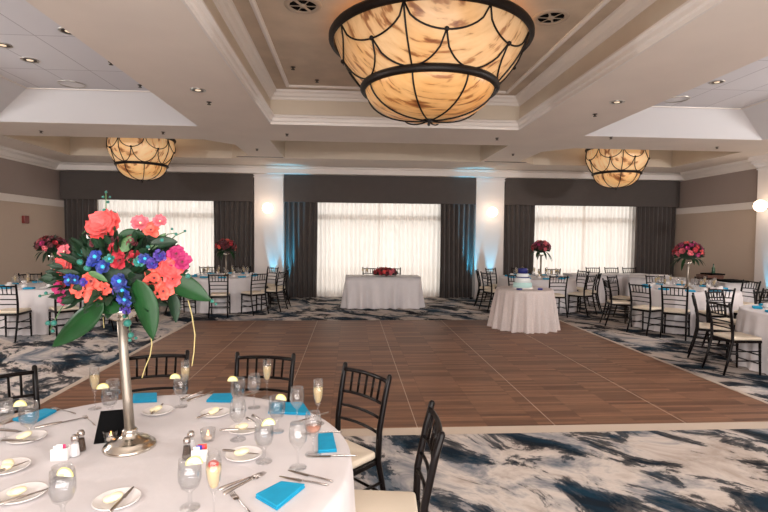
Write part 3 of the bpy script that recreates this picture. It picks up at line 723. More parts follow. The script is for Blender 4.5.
def lemon_m():
    o = empty('lemon_slice', '', 'lemon')
    bm = B(); n_ = 14
    for y in (-.003, .003):
        c0 = bm.verts.new((0, y, 0)); vs = [bm.verts.new((.024*math.cos(PI*i/n_), y, .024*math.sin(PI*i/n_))) for i in range(n_+1)]
        for a, b_ in zip(vs, vs[1:]): bm.faces.new((c0, a, b_))
    fin('flesh', bm, MT['lemon'], o)
    bm = B(); tube(bm, [(.0255*math.cos(PI*i/n_), 0, .0255*math.sin(PI*i/n_)) for i in range(n_+1)], .0034, 6); fin('rind', bm, MT['rind'], o, True)
    return o
def butter_m():
    bm = B()
    for k in range(4):
        r = bmesh.ops.create_uvsphere(bm, u_segments=10, v_segments=7, radius=.019)
        off = Vector((random.uniform(-.02, .02), random.uniform(-.008, .012), .016+.004*k))
        for v in r['verts']: v.co = Vector((v.co.x*1.2, v.co.y, v.co.z*.6))+off
    return bm
mk_butter = simple('butter_pat', 'butter', butter_m, 'butter')
G_T = 'place settings on the foreground table'
def onT(x, y, dz=0): p = at(x, y, Z=ZT); return (p.x, p.y, ZT+.001+dz)
# bread plates: px position, butter knife end points, words
plates = [(158, 413, (151, 415), (163, 404), 'behind the silver stand base, near the far rim'), (215, 415, (199, 418), (221, 410), 'below the far right turquoise napkin'), (244, 431, (227, 430.5), (249, 429.5), 'right of centre, second from the far rim'),
          (244, 457, (229, 451.5), (252, 454), 'right of the sugar packets, third down the right side'), (27, 440, (3, 441), (38, 441), 'left of the salt shaker, below the left napkin'), (8, 470, (-6, 474), (16, 466), 'at the left picture edge below the left goblet'),
          (22, 497, (0, 505), (43, 491), 'at the lower left corner of the picture'), (117, 503, (112, 511), (132, 489), 'at the bottom, below the silver stand base')]
for x, y, k0, k1, w in plates:
    L0 = onT(x, y); place('plate', mk_plate, L0, 0, 'small white bread plate, ' + w)
    place('butter', mk_butter, (L0[0], L0[1]-.01, ZT+.006), random.uniform(0, 3), 'butter pats on the plate ' + w)
    a, b_ = at(*k0, Z=ZT+.02), at(*k1, Z=ZT+.02)
    place('knife', mk_knife, ((a.x+b_.x)/2, (a.y+b_.y)/2, ZT+.0205), math.atan2(b_.y-a.y, b_.x-a.x), 'butter knife on the plate ' + w, scale=.8)
def cut(kind, k0, k1, w, s=1):
    a, b_ = at(*k0, Z=ZT), at(*k1, Z=ZT); mk = mk_knife if kind == 'knife' else mk_fork
    place(kind, mk, ((a.x+b_.x)/2, (a.y+b_.y)/2, ZT+.0012), math.atan2(b_.y-a.y, b_.x-a.x), 'silver %s on the foreground table, ' % ('dinner knife' if kind == 'knife' else 'fork') + w, scale=s)
cut('fork', (226, 494), (263, 475), 'lower one of the pair left of the front napkin'); cut('fork', (226, 488), (255, 477), 'upper one of the pair left of the front napkin', .9)
cut('knife', (330, 487), (278, 477), 'lower of two above the front turquoise napkin'); cut('knife', (333, 483), (288, 471), 'upper of two above the front turquoise napkin'); cut('fork', (252, 516), (233, 496), 'cut by the bottom edge, left of the front napkin')
cut('knife', (352, 457), (312, 457), 'below the right-hand napkin'); cut('fork', (342, 432.5), (300, 435), 'above the right-hand napkin'); cut('fork', (252, 416), (270, 427), 'left of the fan-folded napkin'); cut('fork', (247, 419), (262, 428), 'second one left of the fan-folded napkin', .9)
cut('knife', (326, 414), (298, 422), 'right of the fan-folded napkin'); cut('knife', (190, 401), (211, 393), 'left of the napkin at the far right'); cut('fork', (184, 399), (201, 393), 'between the two far napkins', .9)
cut('fork', (74, 414), (53, 409), 'at the far left above the cutlery pair'); cut('knife', (43, 427), (76, 420), 'left of the black card, below the left napkin'); cut('fork', (97, 428), (82, 415), 'just left of the black table card', .9); cut('knife', (3, 431), (28, 433), 'at the left under the left goblet')
cut('knife', (236, 398), (262, 392), 'right of the far right napkin'); cut('fork', (0, 424), (12, 420), 'at the left picture edge', .9)
def napkin(corners, w, h=.012, name_extra=''):
    ps = [at(x, y, Z=ZT) for x, y in corners]; c0 = sum(ps, Vector())/4
    o = empty('folded_napkin', 'folded turquoise napkin on the foreground table, ' + w, 'napkin', (c0.x, c0.y, ZT+.001))
    for k, (nm, s) in enumerate((('lower_fold', 1.0), ('upper_fold', .985))):
        bm = B(); z0 = k*(h/2+.001)
        vs = [bm.verts.new(((p.x-c0.x)*s, (p.y-c0.y)*s, z0)) for p in ps]; f = bm.faces.new(vs)
        ex = bmesh.ops.extrude_face_region(bm, geom=[f]); 
        for v in [g for g in ex['geom'] if isinstance(g, bmesh.types.BMVert)]: v.co.z += h/2
        bmesh.ops.recalc_face_normals(bm, faces=list(bm.faces)); bmesh.ops.bevel(bm, geom=list(bm.edges), offset=h*.22, segments=2, affect='EDGES', profile=.5)
        fin(nm, bm, MT['napkin'], o)
napkin([(12, 421), (45, 410.5), (57, 412), (33, 425)], 'at its left, behind the lemon goblet')
napkin([(133, 395.5), (157, 394.5), (157, 402.5), (132, 403.5)], 'at the far rim just right of the stand')
napkin([(206, 402.5), (213, 395.5), (232, 395), (233, 403)], 'far rim, right of the lemon goblet')
napkin([(268, 414), (270, 404.5), (303, 404), (311, 416)], 'far right, standing half hidden behind glasses')
napkin([(318, 453.5), (318, 436), (333, 435), (337, 452.5)], 'at its right rim')
napkin([(277, 511.5), (255, 498.5), (281, 485), (305.5, 488)], 'nearest the camera at bottom right', .016)

# goblets with lemon
gob = [(88/3, 440, (22, 403), 'at the left, before the left turquoise napkin'), (110, 419, (104, 385), 'far left of the stand above the black card'), (181, 407, (177, 386), 'at the far rim right of the stand'),
       (238, 410, (233, 387), 'at the far right napkin'), (264, 462, (268, 432), 'in the middle right, left of the rose wine'), (277, 432, (279, 399), 'before the fan-folded napkin'), (190, 508, (191, 464), 'at the bottom centre'), (63, 522, (66, 478), 'at the bottom left')]
for x, y, (lx, ly), w in gob:
    L0 = onT(x, y); place('goblet', goblet, L0, 0, 'water goblet with lemon, ' + w, 'water goblets')
    a = random.uniform(-.4, .4); px, py = proj((L0[0], L0[1], ZT+.172)); s = -1 if lx < px else 1
    place('lemon', lemon_m, (L0[0]+s*.022, L0[1]-.024, ZT+.164), a, 'lemon slice on the goblet ' + w, 'lemon slices')
for x, y, w in [(95, 409, 'far left of the stand beside the black card'), (185.5, 400, 'at the far rim left of the centre napkin'), (267, 398, 'at the far rim before the middle chair'), (318, 424, 'at the right rim behind the turquoise napkin')]:
    place('flute', flute, onT(x, y), 0, 'slim champagne flute with pale sparkling wine, ' + w, 'champagne flutes')
o = place('flute', flute, onT(214, 520), 0, 'champagne flute with a strawberry slice, at the bottom edge', 'champagne flutes')
bm = B(); lathe(bm, [(0, -.006), (.014, -.005), (.018, 0), (.014, .005), (0, .006)], 14); o = fin('strawberry_slice', bm, MT['strawberry'], smooth=True, loc=(onT(214, 520)[0], onT(214, 520)[1]-.004, ZT+.19)); o.rotation_euler = (.3, .1, 0); tag(o, 'red strawberry slice floating in the flute at the bottom edge', 'strawberry')
place('rose', lambda: wineglass('rosewine'), onT(313, 455), 0, 'wine glass with rose wine left of the right rim napkin')
place('red', lambda: wineglass('redwine'), onT(113, 415), 0, 'wine glass with a little red wine above the black card')
for x, y, w in [(254, 408, 'at the far rim left of the flute'), (297, 424, 'before the fan-folded napkin'), (298, 468, 'right of the middle lemon goblet'), (5, 440, 'at the left picture edge'), (238, 440, 'behind the middle lemon goblet')]:
    place('wine', wineglass, onT(x, y), 0, 'empty clear wine glass on the foreground table, ' + w, 'empty wine glasses')
# shakers, caddies, tea lights
def shaker(fill):
    def f():
        o = empty('pepper_shaker' if fill == 'pepper' else 'salt_shaker', '', 'shaker')
        bm = B(); lathe(bm, [(0, 0), (.021, 0), (.0215, .01), (.013, .07), (0, .07)], 8); fin('glass_body', bm, MT['glass'], o)
        bm = B(); lathe(bm, [(0, .002), (.0195, .003), (.0195, .01), (.0135, .055), (0, .055)], 8); fin('filling', bm, MT[fill], o)
        bm = B(); lathe(bm, [(.0145, .068), (.0155, .07), (.0155, .08), (.011, .09), (0, .092)], 16); fin('metal_cap', bm, MT['steel'], o, True); return o
    return f
place('pep', shaker('pepper'), onT(187, 459), 0, 'glass pepper shaker with silver cap left of the sugar packets right of the stand', 'shakers'); place('pep', shaker('pepper'), onT(81, 451), 0, 'glass pepper shaker with silver cap, left of the silver stand', 'shakers')
place('salt', shaker('salt'), onT(75, 456), 0, 'glass salt shaker with silver cap, left of the silver stand', 'shakers'); place('salt', shaker('salt'), onT(191, 452), 0, 'glass salt shaker behind the pepper shaker, right of the stand', 'shakers')
def caddy(x, y, cols, label):
    o = empty('sugar_caddy', label, 'sugar caddy', onT(x, y), .15)
    bm = B(); box(bm, -.032, .032, -.022, .022, 0, .004, .001); box(bm, -.032, .032, -.022, -.018, .002, .05, .001); box(bm, -.032, .032, .018, .022, .002, .05, .001); box(bm, -.032, -.028, -.02, .02, .002, .05, .001); box(bm, .028, .032, -.02, .02, .002, .05, .001)
    fin('white_holder', bm, MT['china'], o)
    for i, c_ in enumerate(cols): fin('sugar_packet', box(B(), -.024+i*.009-.012*(i > 2), .0+i*.009, -.012+i*.006, -.0095+i*.006, .006, .06+.003*(i % 2)), MT[c_], o)
caddy(200, 460, ['salt', 'bluep', 'pink', 'redp'], 'white sugar caddy with blue and pink packets, right of the silver stand'); caddy(61, 459, ['salt', 'salt', 'pink'], 'white sugar caddy with one pink packet, left of the salt shaker')
def tealight():
    o = empty('tealight_holder', '', 'candle holder')
    bm = B(); lathe(bm, [(0, .001), (.026, .001), (.030, .012), (.034, .055), (.0325, .055), (.028, .014), (0, .008)], 24); fin('glass_cup', bm, MT['glass'], o, True)
    bm = B(); lathe(bm, [(0, .009), (.018, .009), (.0185, .022), (0, .023)], 18); wx = fin('wax_candle', bm, MT['wax'], o, True)
    bm = B(); lathe(bm, [(0, .024), (.004, .03), (.0045, .035), (.002, .044), (0, .05)], 10); fin('flame', bm, MT['flame'], wx, True); return o
for x, y, w in [(111, 442, 'before the black card'), (208, 441, 'right of the stand behind the sugar caddy'), (62, 480, 'at the left below the sugar caddy')]: place('tea', tealight, onT(x, y), 0, 'lit tealight in a clear glass cup, ' + w, 'tealights')
# table card: small easel-backed black card
a, b_ = at(95.5, 441, Z=ZT+.002), at(125, 438, Z=ZT+.002)
cx_, cy_ = (a.x+b_.x)/2, (a.y+b_.y)/2; an = math.atan2(b_.y-a.y, b_.x-a.x)
w_ = (b_-a).length
o = empty('table_card', 'black tent card leaning beside the base of the silver stand', 'table card', (cx_, cy_, ZT+.002), an)
def cardm(s):
    bm = B(); vs = [bm.verts.new(p) for p in ((-w_/2, s*.035, 0), (w_/2, s*.035, 0), (w_/2+.012, 0, .135), (-w_/2+.022, 0, .135))]; f = bm.faces.new(vs)
    r = bmesh.ops.extrude_face_region(bm, geom=[f])
    for v in [g for g in r['geom'] if isinstance(g, bmesh.types.BMVert)]: v.co.y += s*.002
    return bm
fin('front_leaf', cardm(-1), MT['black'], o); fin('back_leaf', cardm(1), MT['black'], o)

# ------------------------------------------------------------------ far table settings
fn_ = simple('folded_napkin', 'napkin', lambda: box(B(), -.08, .08, -.055, .055, 0, .03, .01), 'napkin')
def lowgoblet():
    bm = B(); lathe(bm, [(0, 0), (.034, 0), (.006, .01), (.006, .05), (.034, .085), (.04, .12), (.036, .172), (.034, .172), (.036, .12), (0, .07)], 12); return bm
def lowflute():
    bm = B(); lathe(bm, [(0, 0), (.032, 0), (.004, .01), (.004, .09), (.022, .13), (.026, .17), (.023, .225), (.021, .225), (.02, .13), (0, .1)], 10); return bm
def lowfill():
    bm = B(); lathe(bm, [(0, .10), (.016, .12), (.023, .165), (.023, .18), (0, .18)], 10); return bm
lg = simple('water_goblet', 'glass', lowgoblet, 'glass')
def lf():
    o = tag(fin('champagne_flute', lowflute(), MT['glass'], smooth=True), '', 'glass'); f = fin('sparkling_wine', lowfill(), MT['champagne'], o, True); return o
def cupm():
    bm = B(); lathe(bm, [(0, 0), (.025, 0), (.033, .05), (.03, .05), (0, .01)], 12); return bm
lc = simple('coffee_cup', 'cup', lambda: lathe(B(), [(0, 0), (.025, 0), (.04, .03), (.042, .065), (.038, .065), (.034, .03), (0, .012)], 14), 'china')
for key, (x, y, nm, a0) in TB.items():
    g = 'settings on ' + nm
    for k in range(10):
        a = rad(a0+36*k); e = (math.cos(a), math.sin(a)); tx, ty = -e[1], e[0]
        def P(r, s, dz=0): return (x+e[0]*r+tx*s, y+e[1]*r+ty*s, ZT+.001+dz)
        px, _ = proj(P(.7, 0))
        if px < -6 or px > 774: continue
        place('fn', fn_, P(.70, 0), a+PI/2, 'turquoise folded napkin laid at a place on ' + nm, g+' napkins')
        place('plate', mk_plate, P(.56, -.19), 0, 'small white bread plate at a place on ' + nm, g+' plates')
        place('lg', lg, P(.50, .08), 0, 'clear water goblet at a place on ' + nm, g+' goblets')
        place('lf', lf, P(.46, .20), 0, 'champagne flute at a place on ' + nm, g+' flutes')
        place('lc', lc, P(.55, .24), 0, 'white coffee cup at a place on ' + nm, g+' cups')
for dx, w in ((-.32, 'left'), (-.22, 'second from left')): place('lf', lf, (.8+dx-.18, 12.0, ZT+.001), 0, 'champagne flute on the sweetheart table, %s of the flowers' % w, None)
place('lg', lg, (.40, 12.1, ZT+.001), 0, 'water goblet on the sweetheart table, just left of the flowers', None)

# ------------------------------------------------------------------ flowers
def rotm(axis):
    z = Vector(axis).normalized(); x = z.orthogonal().normalized(); y = z.cross(x); return Matrix((x, y, z)).transposed()
def petal(bm, Mx, o, ang, L_, W_, lift, curl, base=.0, nu=5, nv=4):
    ca, sa = math.cos(ang), math.sin(ang)
    def f(u, v):
        s = (v-.5)*2; w = W_*math.sin(PI*min(.86, .10+.80*u))**.6*s*.5
        r = base+L_*u*math.cos(lift*(1-curl*u)); z = L_*u*math.sin(lift)*(1-curl*u*u*.9) + abs(s)**2*W_*.18*(1-u*.3)
        rf = .07*L_*math.sin(9*v+5*ang)*u + .05*L_*math.sin(17*v+3*u+ang*3)*u
        p = Vector((r*ca-w*sa, r*sa+w*ca, z+rf)); return o + Mx @ p
    grid(bm, f, nu, nv)
def rose(o, axis, r):
    bm = B(); Mx = rotm(axis); o = Vector(o)
    for n_, lift, s, b_ in ((6, .25, 1.0, .0), (5, .7, .95, 0), (5, 1.05, .8, 0), (4, 1.3, .62, 0), (4, 1.5, .45, 0)):
        for k in range(n_): petal(bm, Mx, o, 2*PI*k/n_+s*7+random.uniform(-.1, .1), r*s*1.05, r*s*1.35, lift, .35, b_)
    return bm
def bloom(o, axis, r, n_=6, lift=.7):
    bm = B(); Mx = rotm(axis); o = Vector(o); ph = random.uniform(0, 3)
    for k in range(n_): petal(bm, Mx, o, ph+2*PI*k/n_+random.uniform(-.2, .2), r*random.uniform(.85, 1.1), r*1.0, lift+random.uniform(-.35, .3), .6)
    for k in range(n_): petal(bm, Mx, o, ph+.5+2*PI*k/n_, r*.75, r*.8, lift+.45+random.uniform(-.2, .2), .3)
    return bm
def bud(o, r):
    bm = B(); bmesh.ops.create_icosphere(bm, subdivisions=2, radius=r)
    for v in bm.verts:
        n_ = v.co.normalized(); v.co = n_*r*(1+.12*math.sin(5*n_.x*2+3*n_.z*3)) + Vector(o)
    return bm
def leafm(p0, p1, w, side, sag=.0, fold=.15, n_=12):
    p0, p1, side = Vector(p0), Vector(p1), Vector(side).normalized(); ax = p1-p0
    side = (side-ax.normalized()*side.dot(ax.normalized())).normalized(); nr = ax.normalized().cross(side)
    bm = B()
    def f(u, v):
        s = (v-.5)*2; ww = w*.5*(math.sin(PI*min(1, u**.8))**.75)*s if 0 < u < 1 else 0
        return p0+ax*u + side*ww + nr*(abs(s)*fold*w*math.sin(PI*u)) + Vector((0, 0, sag*math.sin(PI*u))) + nr*.004*math.sin(18*v)*math.sin(PI*u)
    grid(bm, f, n_, 6); return bm
def solid(o, t=.0015):
    md = o.modifiers.new('thickness', 'SOLIDIFY'); md.thickness = t; return o

YS = 2.21
sb = onT(130, 447)
st = empty('flower_stand', 'tall silver pedestal stand with round stepped base on the foreground table', 'flower stand', sb)
bm = B(); lathe(bm, [(0, 0), (.108, 0), (.110, .006), (.105, .014), (.092, .018), (.088, .028), (.075, .036), (.055, .042), (.036, .055), (.030, .07), (.033, .076), (.026, .084), (0, .084)], 48); fin('base', bm, MT['silver'], st, True)
top = at(121.5, 318, Y=sb[1]); tv = Vector((top.x-sb[0], 0, top.z-sb[2]))
bm = B(); tube(bm, [Vector((0, 0, .08)), tv*.3+Vector((0, 0, .05)), tv*.7, tv], [.021, .020, .019, .019], 24); fin('pole', bm, MT['pole'], st, True)
bm = B(); lathe(bm, [(.0, -.01), (.03, -.01), (.05, .0), (.09, .03), (.10, .05), (.0, .05)], 32, tv.x, 0, tv.z); fin('flower_dish', bm, MT['silver'], st, True)
fa = empty('floral_arrangement', 'large coral, magenta and blue centrepiece with broad green leaves on the tall silver stand', 'flower arrangement', (top.x, sb[1], top.z+.05))
def fadd(name, bm, m, smooth=True, parent=fa):
    o = fin(name, bm, m, None, smooth)
    for v in o.data.vertices: v.co -= parent.location
    o.parent = parent; return o
CEN = at(122, 272, Y=sb[1])
def heart(par, p, r, m):
    bm = B(); bmesh.ops.create_icosphere(bm, subdivisions=1, radius=r)
    for v in bm.verts: v.co += p-fa.location
    return fin('flower_heart', bm, m, par, True)
def fp(x, y, f=0): 
    """point in the bouquet, f metres towards the camera side of its mid plane"""
    return at(x, y, Y=sb[1]-f)
def out(p, k=.9): 
    d = (p-CEN); d = d.normalized() if d.length > 1e-4 else Vector((0, -1, 0)); return (d*.6+Vector((0, -k, .15))).normalized()
# core foliage
core = B(); rnd = random.Random(3)
for k in range(760):
    a = rnd.uniform(0, 2*PI); r1 = rnd.uniform(.05, 1)**.5; u = rnd.uniform(-1, 1)
    p0 = CEN+Vector((r1*.225*math.cos(a), .12*u, r1*.14*math.sin(a)-.005)); d = Vector((math.cos(a), u*.8, math.sin(a)*.8+.2)).normalized()*rnd.uniform(.04, .085)
    tmp = leafm(p0, p0+d, rnd.uniform(.02, .04), rnd.choice([(0, 0, 1), (1, 0, 0), (0, 1, 0.3)]), 0, .2, 5)
    me = bpy.data.meshes.new('t'); tmp.to_mesh(me); tmp.free(); core.from_mesh(me); bpy.data.meshes.remove(me)
o = fadd('foliage', core, MT['leafd']); o['kind'] = 'stuff'
bm = B(); bmesh.ops.create_icosphere(bm, subdivisions=3, radius=1)
for v in bm.verts: v.co = Vector((v.co.x*.215, v.co.y*.10, v.co.z*.125))*(1+.12*math.sin(9*v.co.x+7*v.co.z)) + CEN
fadd('moss_core', bm, MT['leafd'])
for x, y, f, r in [(105, 227, .08, .066), (67, 265, .08, .045), (171, 268, .10, .048)]:
    p = fp(x, y, f); fadd('rose', rose(p, out(p), r), PM['coral'])
for (x, y, r, c_) in [(154, 278, .042, 'salmon'), (163, 291, .038, 'salmon'), (93, 281, .04, 'salmon'), (96, 294, .042, 'salmon'), (80, 290, .034, 'salmon'), (106, 288, .03, 'salmon'), (172, 279, .036, 'coral'),
                      (140.6, 224, .034, 'pink'), (160, 222, .028, 'pink'), (151, 231, .034, 'salmon'), (66, 252, .03, 'pink'), (118, 249, .036, 'deep'), (119, 261, .034, 'deep'), (135, 258, .034, 'deep'), (176, 254, .034, 'mag'), (182, 262, .034, 'mag'), (169, 260, .03, 'mag'),
                      (62, 290, .032, 'mag'), (65, 298, .026, 'mag'), (64, 283, .024, 'deep'), (132, 242, .024, 'wine'), (114, 240, .022, 'wine'), (96, 243, .024, 'wine')]:
    p = fp(x, y, .10); lb = fadd('lily_bloom', bloom(p, out(p), r*1.12, 5, .85), PM[c_]); heart(lb, p+out(p)*r*.3, r*.16, PM['wine' if c_ != 'pink' else 'yell'])
for (x, y, r, c_) in [(96, 257, .032, 'blue'), (104, 267, .034, 'blue'), (92, 262, .024, 'blue'), (110, 259, .02, 'teal'), (145, 259, .026, 'blue'), (152, 264, .026, 'violet'), (70, 280, .026, 'blue'), (76, 280, .022, 'blue'), (120, 281, .034, 'blue'), (123, 290, .032, 'blue'), (125, 299, .03, 'blue'), (118, 291, .024, 'violet'),
                      (126, 309, .022, 'violet'), (139, 262, .024, 'teal'), (84, 282, .02, 'violet'), (160, 256, .026, 'violet')]:
    p = fp(x, y, .13); lb = fadd('orchid_bloom', bloom(p, out(p, 1.2), r, 5, .6), PM[c_]); heart(lb, p+out(p)*r*.25, r*.3, PM['cyan' if c_ != 'violet' else 'blue'])
for (x, y, r) in [(80.6, 253, .02), (80, 262, .019), (87.5, 268, .02), (73, 282, .012), (188, 276, .016), (104, 259, .012), (145, 258, .014), (149, 264, .012), (127.5, 323, .024), (131, 335, .018), (125, 316, .014), (54, 323, .018), (48, 323, .015), (53, 331, .012), (46, 293, .01), (40, 296, .009), (56, 290, .011), (212, 301, .012), (216, 304, .009), (207, 299, .009), (130, 340, .012), (136, 338, .010),
                  (106, 192, .008), (103, 197, .008), (108, 202, .009), (104, 210, .009), (115, 213, .009), (110, 197, .007), (176, 234, .009), (185, 231, .008), (172, 229, .008), (148, 247, .012), (162, 240, .012)]:
    p = fp(x, y, .12 if 220 < y < 290 else .06); fadd('berry_bud', bud(p, r*.7), PM['teal'])
for (x0, y0, x1, y1) in [(106, 222, 106, 192), (106, 215, 115, 212), (165, 245, 186, 231), (90, 290, 40, 296), (70, 296, 50, 330), (126, 300, 131, 340), (180, 275, 216, 304), (160, 240, 176, 233), (95, 228, 82, 234)]:
    a, b_ = fp(x0, y0, .05), fp(x1, y1, .06); fadd('stem', tube(B(), [a, a.lerp(b_, .5)+Vector((0, 0, .01)), b_], .002, 6), MT['leafm'])
leaves = [((104, 303), (52, 347), .10, .15, 'leaf'), ((137, 279), (153, 340), .11, .17, 'leaf'), ((162, 277), (211, 301), .10, .10, 'leaf'), ((172, 292), (176, 323), .055, .06, 'leafd'), ((122, 309), (84, 306), .06, .12, 'leaf'),
          ((118, 236), (146, 235), .05, .10, 'leaf'), ((122, 252), (132, 236), .05, .13, 'leafm'), ((150, 244), (178, 242), .05, .10, 'leafd'), ((92, 238), (76, 246), .05, .06, 'leafd'), ((160, 270), (183, 285), .08, .09, 'leaf'), ((88, 272), (108, 282), .03, .15, 'leafm'), ((150, 250), (166, 233), .03, .1, 'leafm'), ((130, 300), (112, 305), .05, .05, 'leafd'), ((165, 280), (192, 282), .07, .04, 'leafd')]
for (a, b_, w, f, m_) in leaves:
    p0, p1 = fp(*a, f), fp(*b_, f*.8); v = (p1-p0); side = Vector((v.z, .25*v.length, -v.x))
    solid(fadd('broad_leaf', leafm(p0, p1, w, side, .004, .12, 14), MT[m_]))
p = fp(91, 236, .1); fadd('lily_bloom', bloom(p, out(p), .018, 5), PM['white'])
def curl(pts, r=.0028):
    P = [fp(x, y, f) for x, y, f in pts]; Q = []
    for i in range(len(P)-1):
        for k in range(4): Q.append(P[i].lerp(P[i+1], k/4))
    Q.append(P[-1]); return tube(B(), Q, r, 6, flat=.5)
fadd('grass_blade', curl([(150, 330, .05), (152, 344, .05), (150, 356, .05), (145, 368, .05), (142, 378, .05)]), MT['grass'])
fadd('grass_blade', curl([(188, 300, .05), (192, 315, .05), (195, 335, .05), (194, 352, .05), (192, 366, .05)]), MT['grass'])
fadd('grass_blade', curl([(101, 300, .02), (103, 315, .02), (104, 328, .02)], .002), MT['grass'])

def far_bouquet(loc, w, h, palette, label, seed, cat='flower arrangement', dens=1.0, leafdown=True):
    rnd = random.Random(seed); e = empty('floral_arrangement', label, cat, loc, 0, None)
    def add(name, bm, m):
        o = fin(name, bm, m, e, True); return o
    core = B()
    for k in range(140):
        a = rnd.uniform(0, 2*PI); el = rnd.uniform(-.5, 1.4); d = Vector((math.cos(a)*math.cos(el), math.sin(a)*math.cos(el), math.sin(el)))
        p0 = Vector((d.x*w*.25, d.y*w*.25, h*.45+d.z*h*.3)); p1 = Vector((d.x*w*rnd.uniform(.42, .56), d.y*w*rnd.uniform(.42, .56), h*.45+d.z*h*rnd.uniform(.4, .6)))
        tmp = leafm(p0, p1, .05, (0, 0, 1) if k % 2 else (d.y, -d.x, .2), 0, .2, 4); me = bpy.data.meshes.new('t'); tmp.to_mesh(me); tmp.free(); core.from_mesh(me); bpy.data.meshes.remove(me)
    r = bmesh.ops.create_icosphere(core, subdivisions=2, radius=1)
    for v in r['verts']: v.co = Vector((v.co.x*w*.36, v.co.y*w*.36, h*.45+v.co.z*h*.33))
    o = add('foliage', core, MT['leafd']); o['kind'] = 'stuff'
    for k in range(int(34*dens)):
        t = (k+.5)/int(34*dens); el = math.asin(-.25+1.2*t if -.25+1.2*t < 1 else 1); a = k*2.4
        d = Vector((math.cos(a)*math.cos(el), math.sin(a)*math.cos(el), math.sin(el))); p = Vector((d.x*w*.42, d.y*w*.42, h*.45+d.z*h*.45))
        add('bloom', bloom(p, d, rnd.uniform(.045, .065), 5, .6) if k % 3 else rose(p, d, rnd.uniform(.045, .06)), PM[rnd.choice(palette)])
    if leafdown:
        for k in range(8):
            a = k*PI/4+rnd.uniform(-.2, .2); q = Vector((math.cos(a), math.sin(a), 0)); add('broad_leaf', leafm(q*w*.25+Vector((0, 0, h*.2)), q*w*rnd.uniform(.5, .62)+Vector((0, 0, rnd.uniform(-.18, -.02))), .06, (-q.y, q.x, .1), .03, .2, 8), MT['leaf'] if k % 2 else MT['leafd'])
    return e
def far_stand(x, y, hgt, label):
    o = empty('flower_stand', label, 'flower stand', (x, y, ZT+.001), 0, 'tall stands on the far tables')
    bm = B(); lathe(bm, [(0, 0), (.11, 0), (.11, .012), (.04, .04), (.026, .08), (0, .08)], 24); fin('base', bm, MT['silver'], o, True)
    fin('pole', tube(B(), [(0, 0, .07), (0, 0, hgt)], .022, 12), MT['pole'], o, True)
    bm = B(); lathe(bm, [(0, hgt-.005), (.03, hgt), (.09, hgt+.04), (0, hgt+.04)], 20); fin('flower_dish', bm, MT['silver'], o, True)
for key, px, yb, w, h, pal, t, wd in [('T1', 51.5, 256, .55, .38, ['wine', 'deep', 'mag', 'wine', 'pink'], 'dark red and pink ball of flowers on the tall stand by the left wall', 1), ('T2', 226, 254, .5, .36, ['wine', 'deep', 'wine', 'salmon'], 'deep red ball of flowers on the tall stand before the left column', 2),
                                 ('T3', 541, 255, .48, .36, ['wine', 'deep', 'pink', 'mag', 'wine'], 'burgundy ball of flowers on the tall stand behind the cake table', 3), ('T4', 688, 263, .56, .42, ['mag', 'deep', 'coral', 'mag', 'pink'], 'bright pink and red ball of flowers on the tall stand in the right bay', 4)]:
    x, y, nm, _ = TB[key]; p = at(px, yb, Y=y); hg = p.z-ZT-.03
    far_stand(p.x, y, hg, 'tall slim silver flower stand on ' + nm)
    far_bouquet((p.x, y, ZT+hg+.04), w, h, pal, t, wd)
far_bouquet((.84, 12.02, ZT+.002), .62, .2, ['deep', 'coral', 'wine', 'deep', 'pink'], 'low oval mound of red and coral flowers on the sweetheart table', 9, dens=1.0, leafdown=False)

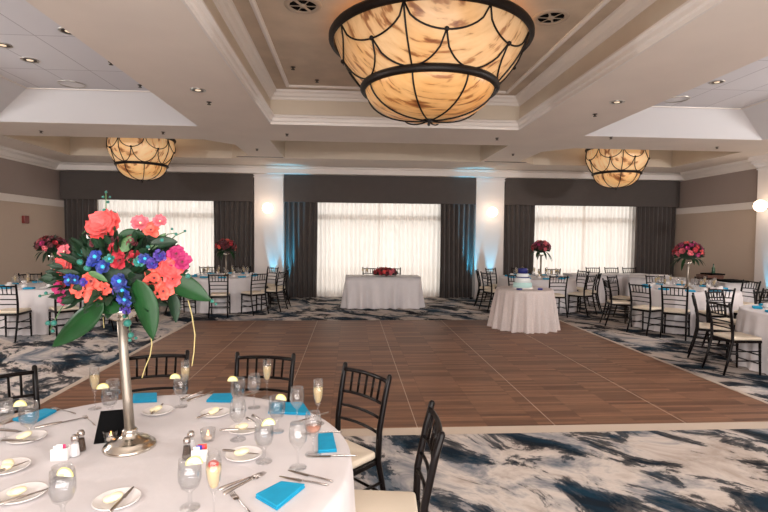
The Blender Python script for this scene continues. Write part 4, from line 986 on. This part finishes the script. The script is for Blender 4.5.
# ------------------------------------------------------------------ light
def light(name, kind, loc, energy, col, size=.2, rot=None, spot=None, target=None, sizey=None):
    ld = bpy.data.lights.new(name, kind); ld.energy = energy; ld.color = col
    if kind == 'AREA':
        ld.shape = 'RECTANGLE'; ld.size = size; ld.size_y = sizey or size
    else: ld.shadow_soft_size = size
    if kind == 'SPOT': ld.spot_size = rad(spot or 60); ld.spot_blend = .6
    o = bpy.data.objects.new(name, ld); C.objects.link(o); o.location = loc
    if target is not None: o.rotation_euler = (Vector(target)-Vector(loc)).to_track_quat('-Z', 'Y').to_euler()
    if rot: o.rotation_euler = rot
    return o
# blue LED uplights on the floor
for (x, y, tx, ty, e, t) in [(-2.1, 13.50, -2.1, 13.9, 22, 'before the left white column'), (-1.68, 13.62, -1.70, 13.80, 12, 'in the drape corner right of the left column'), (3.92, 13.50, 3.92, 13.9, 22, 'before the right white column'), (3.36, 13.62, 3.38, 13.80, 12, 'in the drape corner left of the right column'), (9.05, 10.35, 9.3, 10.35, 16, 'at the right wall pilaster')]:
    o = empty('uplight', 'small black uplight shining blue ' + t, 'uplight', (x, y, 0))
    bm = B(); lathe(bm, [(0, .005), (.045, .005), (.05, .07), (.044, .07), (.04, .05), (0, .05)], 20); fin('housing', bm, MT['ledbox'], o, True)
    bm = B(); lathe(bm, [(0, .055), (.04, .055)], 20); fin('lens', bm, emis('blue led', (.1, .6, 1), 4), o)
    l = light('uplight_beam', 'SPOT', (x, y, .08), e*(6.5 if y < 13.6 else 34), (.07, .62, 1), .03, spot=(21 if y < 13.6 else 26), target=(tx, ty, 2.4))
# photographer's two flash units high at either side, plus added fill lights out of view behind the camera
light('flash_right', 'POINT', (9.05, 4.9, 3.2), 480, (1, .98, .965), .12)
light('flash_left', 'POINT', (-7.35, 4.7, 3.2), 380, (1, .98, .965), .12)
light('rear_fill', 'AREA', (.8, -2.6, 2.9), 260, (1, .98, .965), 7, target=(.8, 6, 1.2), sizey=1.2)  # general fill aimed forward, added, not a fitting of the room
light('rear_up_fill', 'AREA', (.8, -1.0, .8), 240, (1, .94, .9), 6, target=(.8, 3.5, 4), sizey=2)  # added fill aimed up to brighten the ceiling, no real lamp
# sky
w = bpy.data.worlds.new('world'); sc.world = w; w.use_nodes = True
bg = w.node_tree.nodes['Background']; bg.inputs[0].default_value = (*srgb(255, 250, 244), 1); bg.inputs[1].default_value = 2.2
vs = sc.view_settings; vs.view_transform = 'Standard'; vs.look = 'None'; vs.gamma = 1; vs.exposure = .12; vs.use_curve_mapping = False
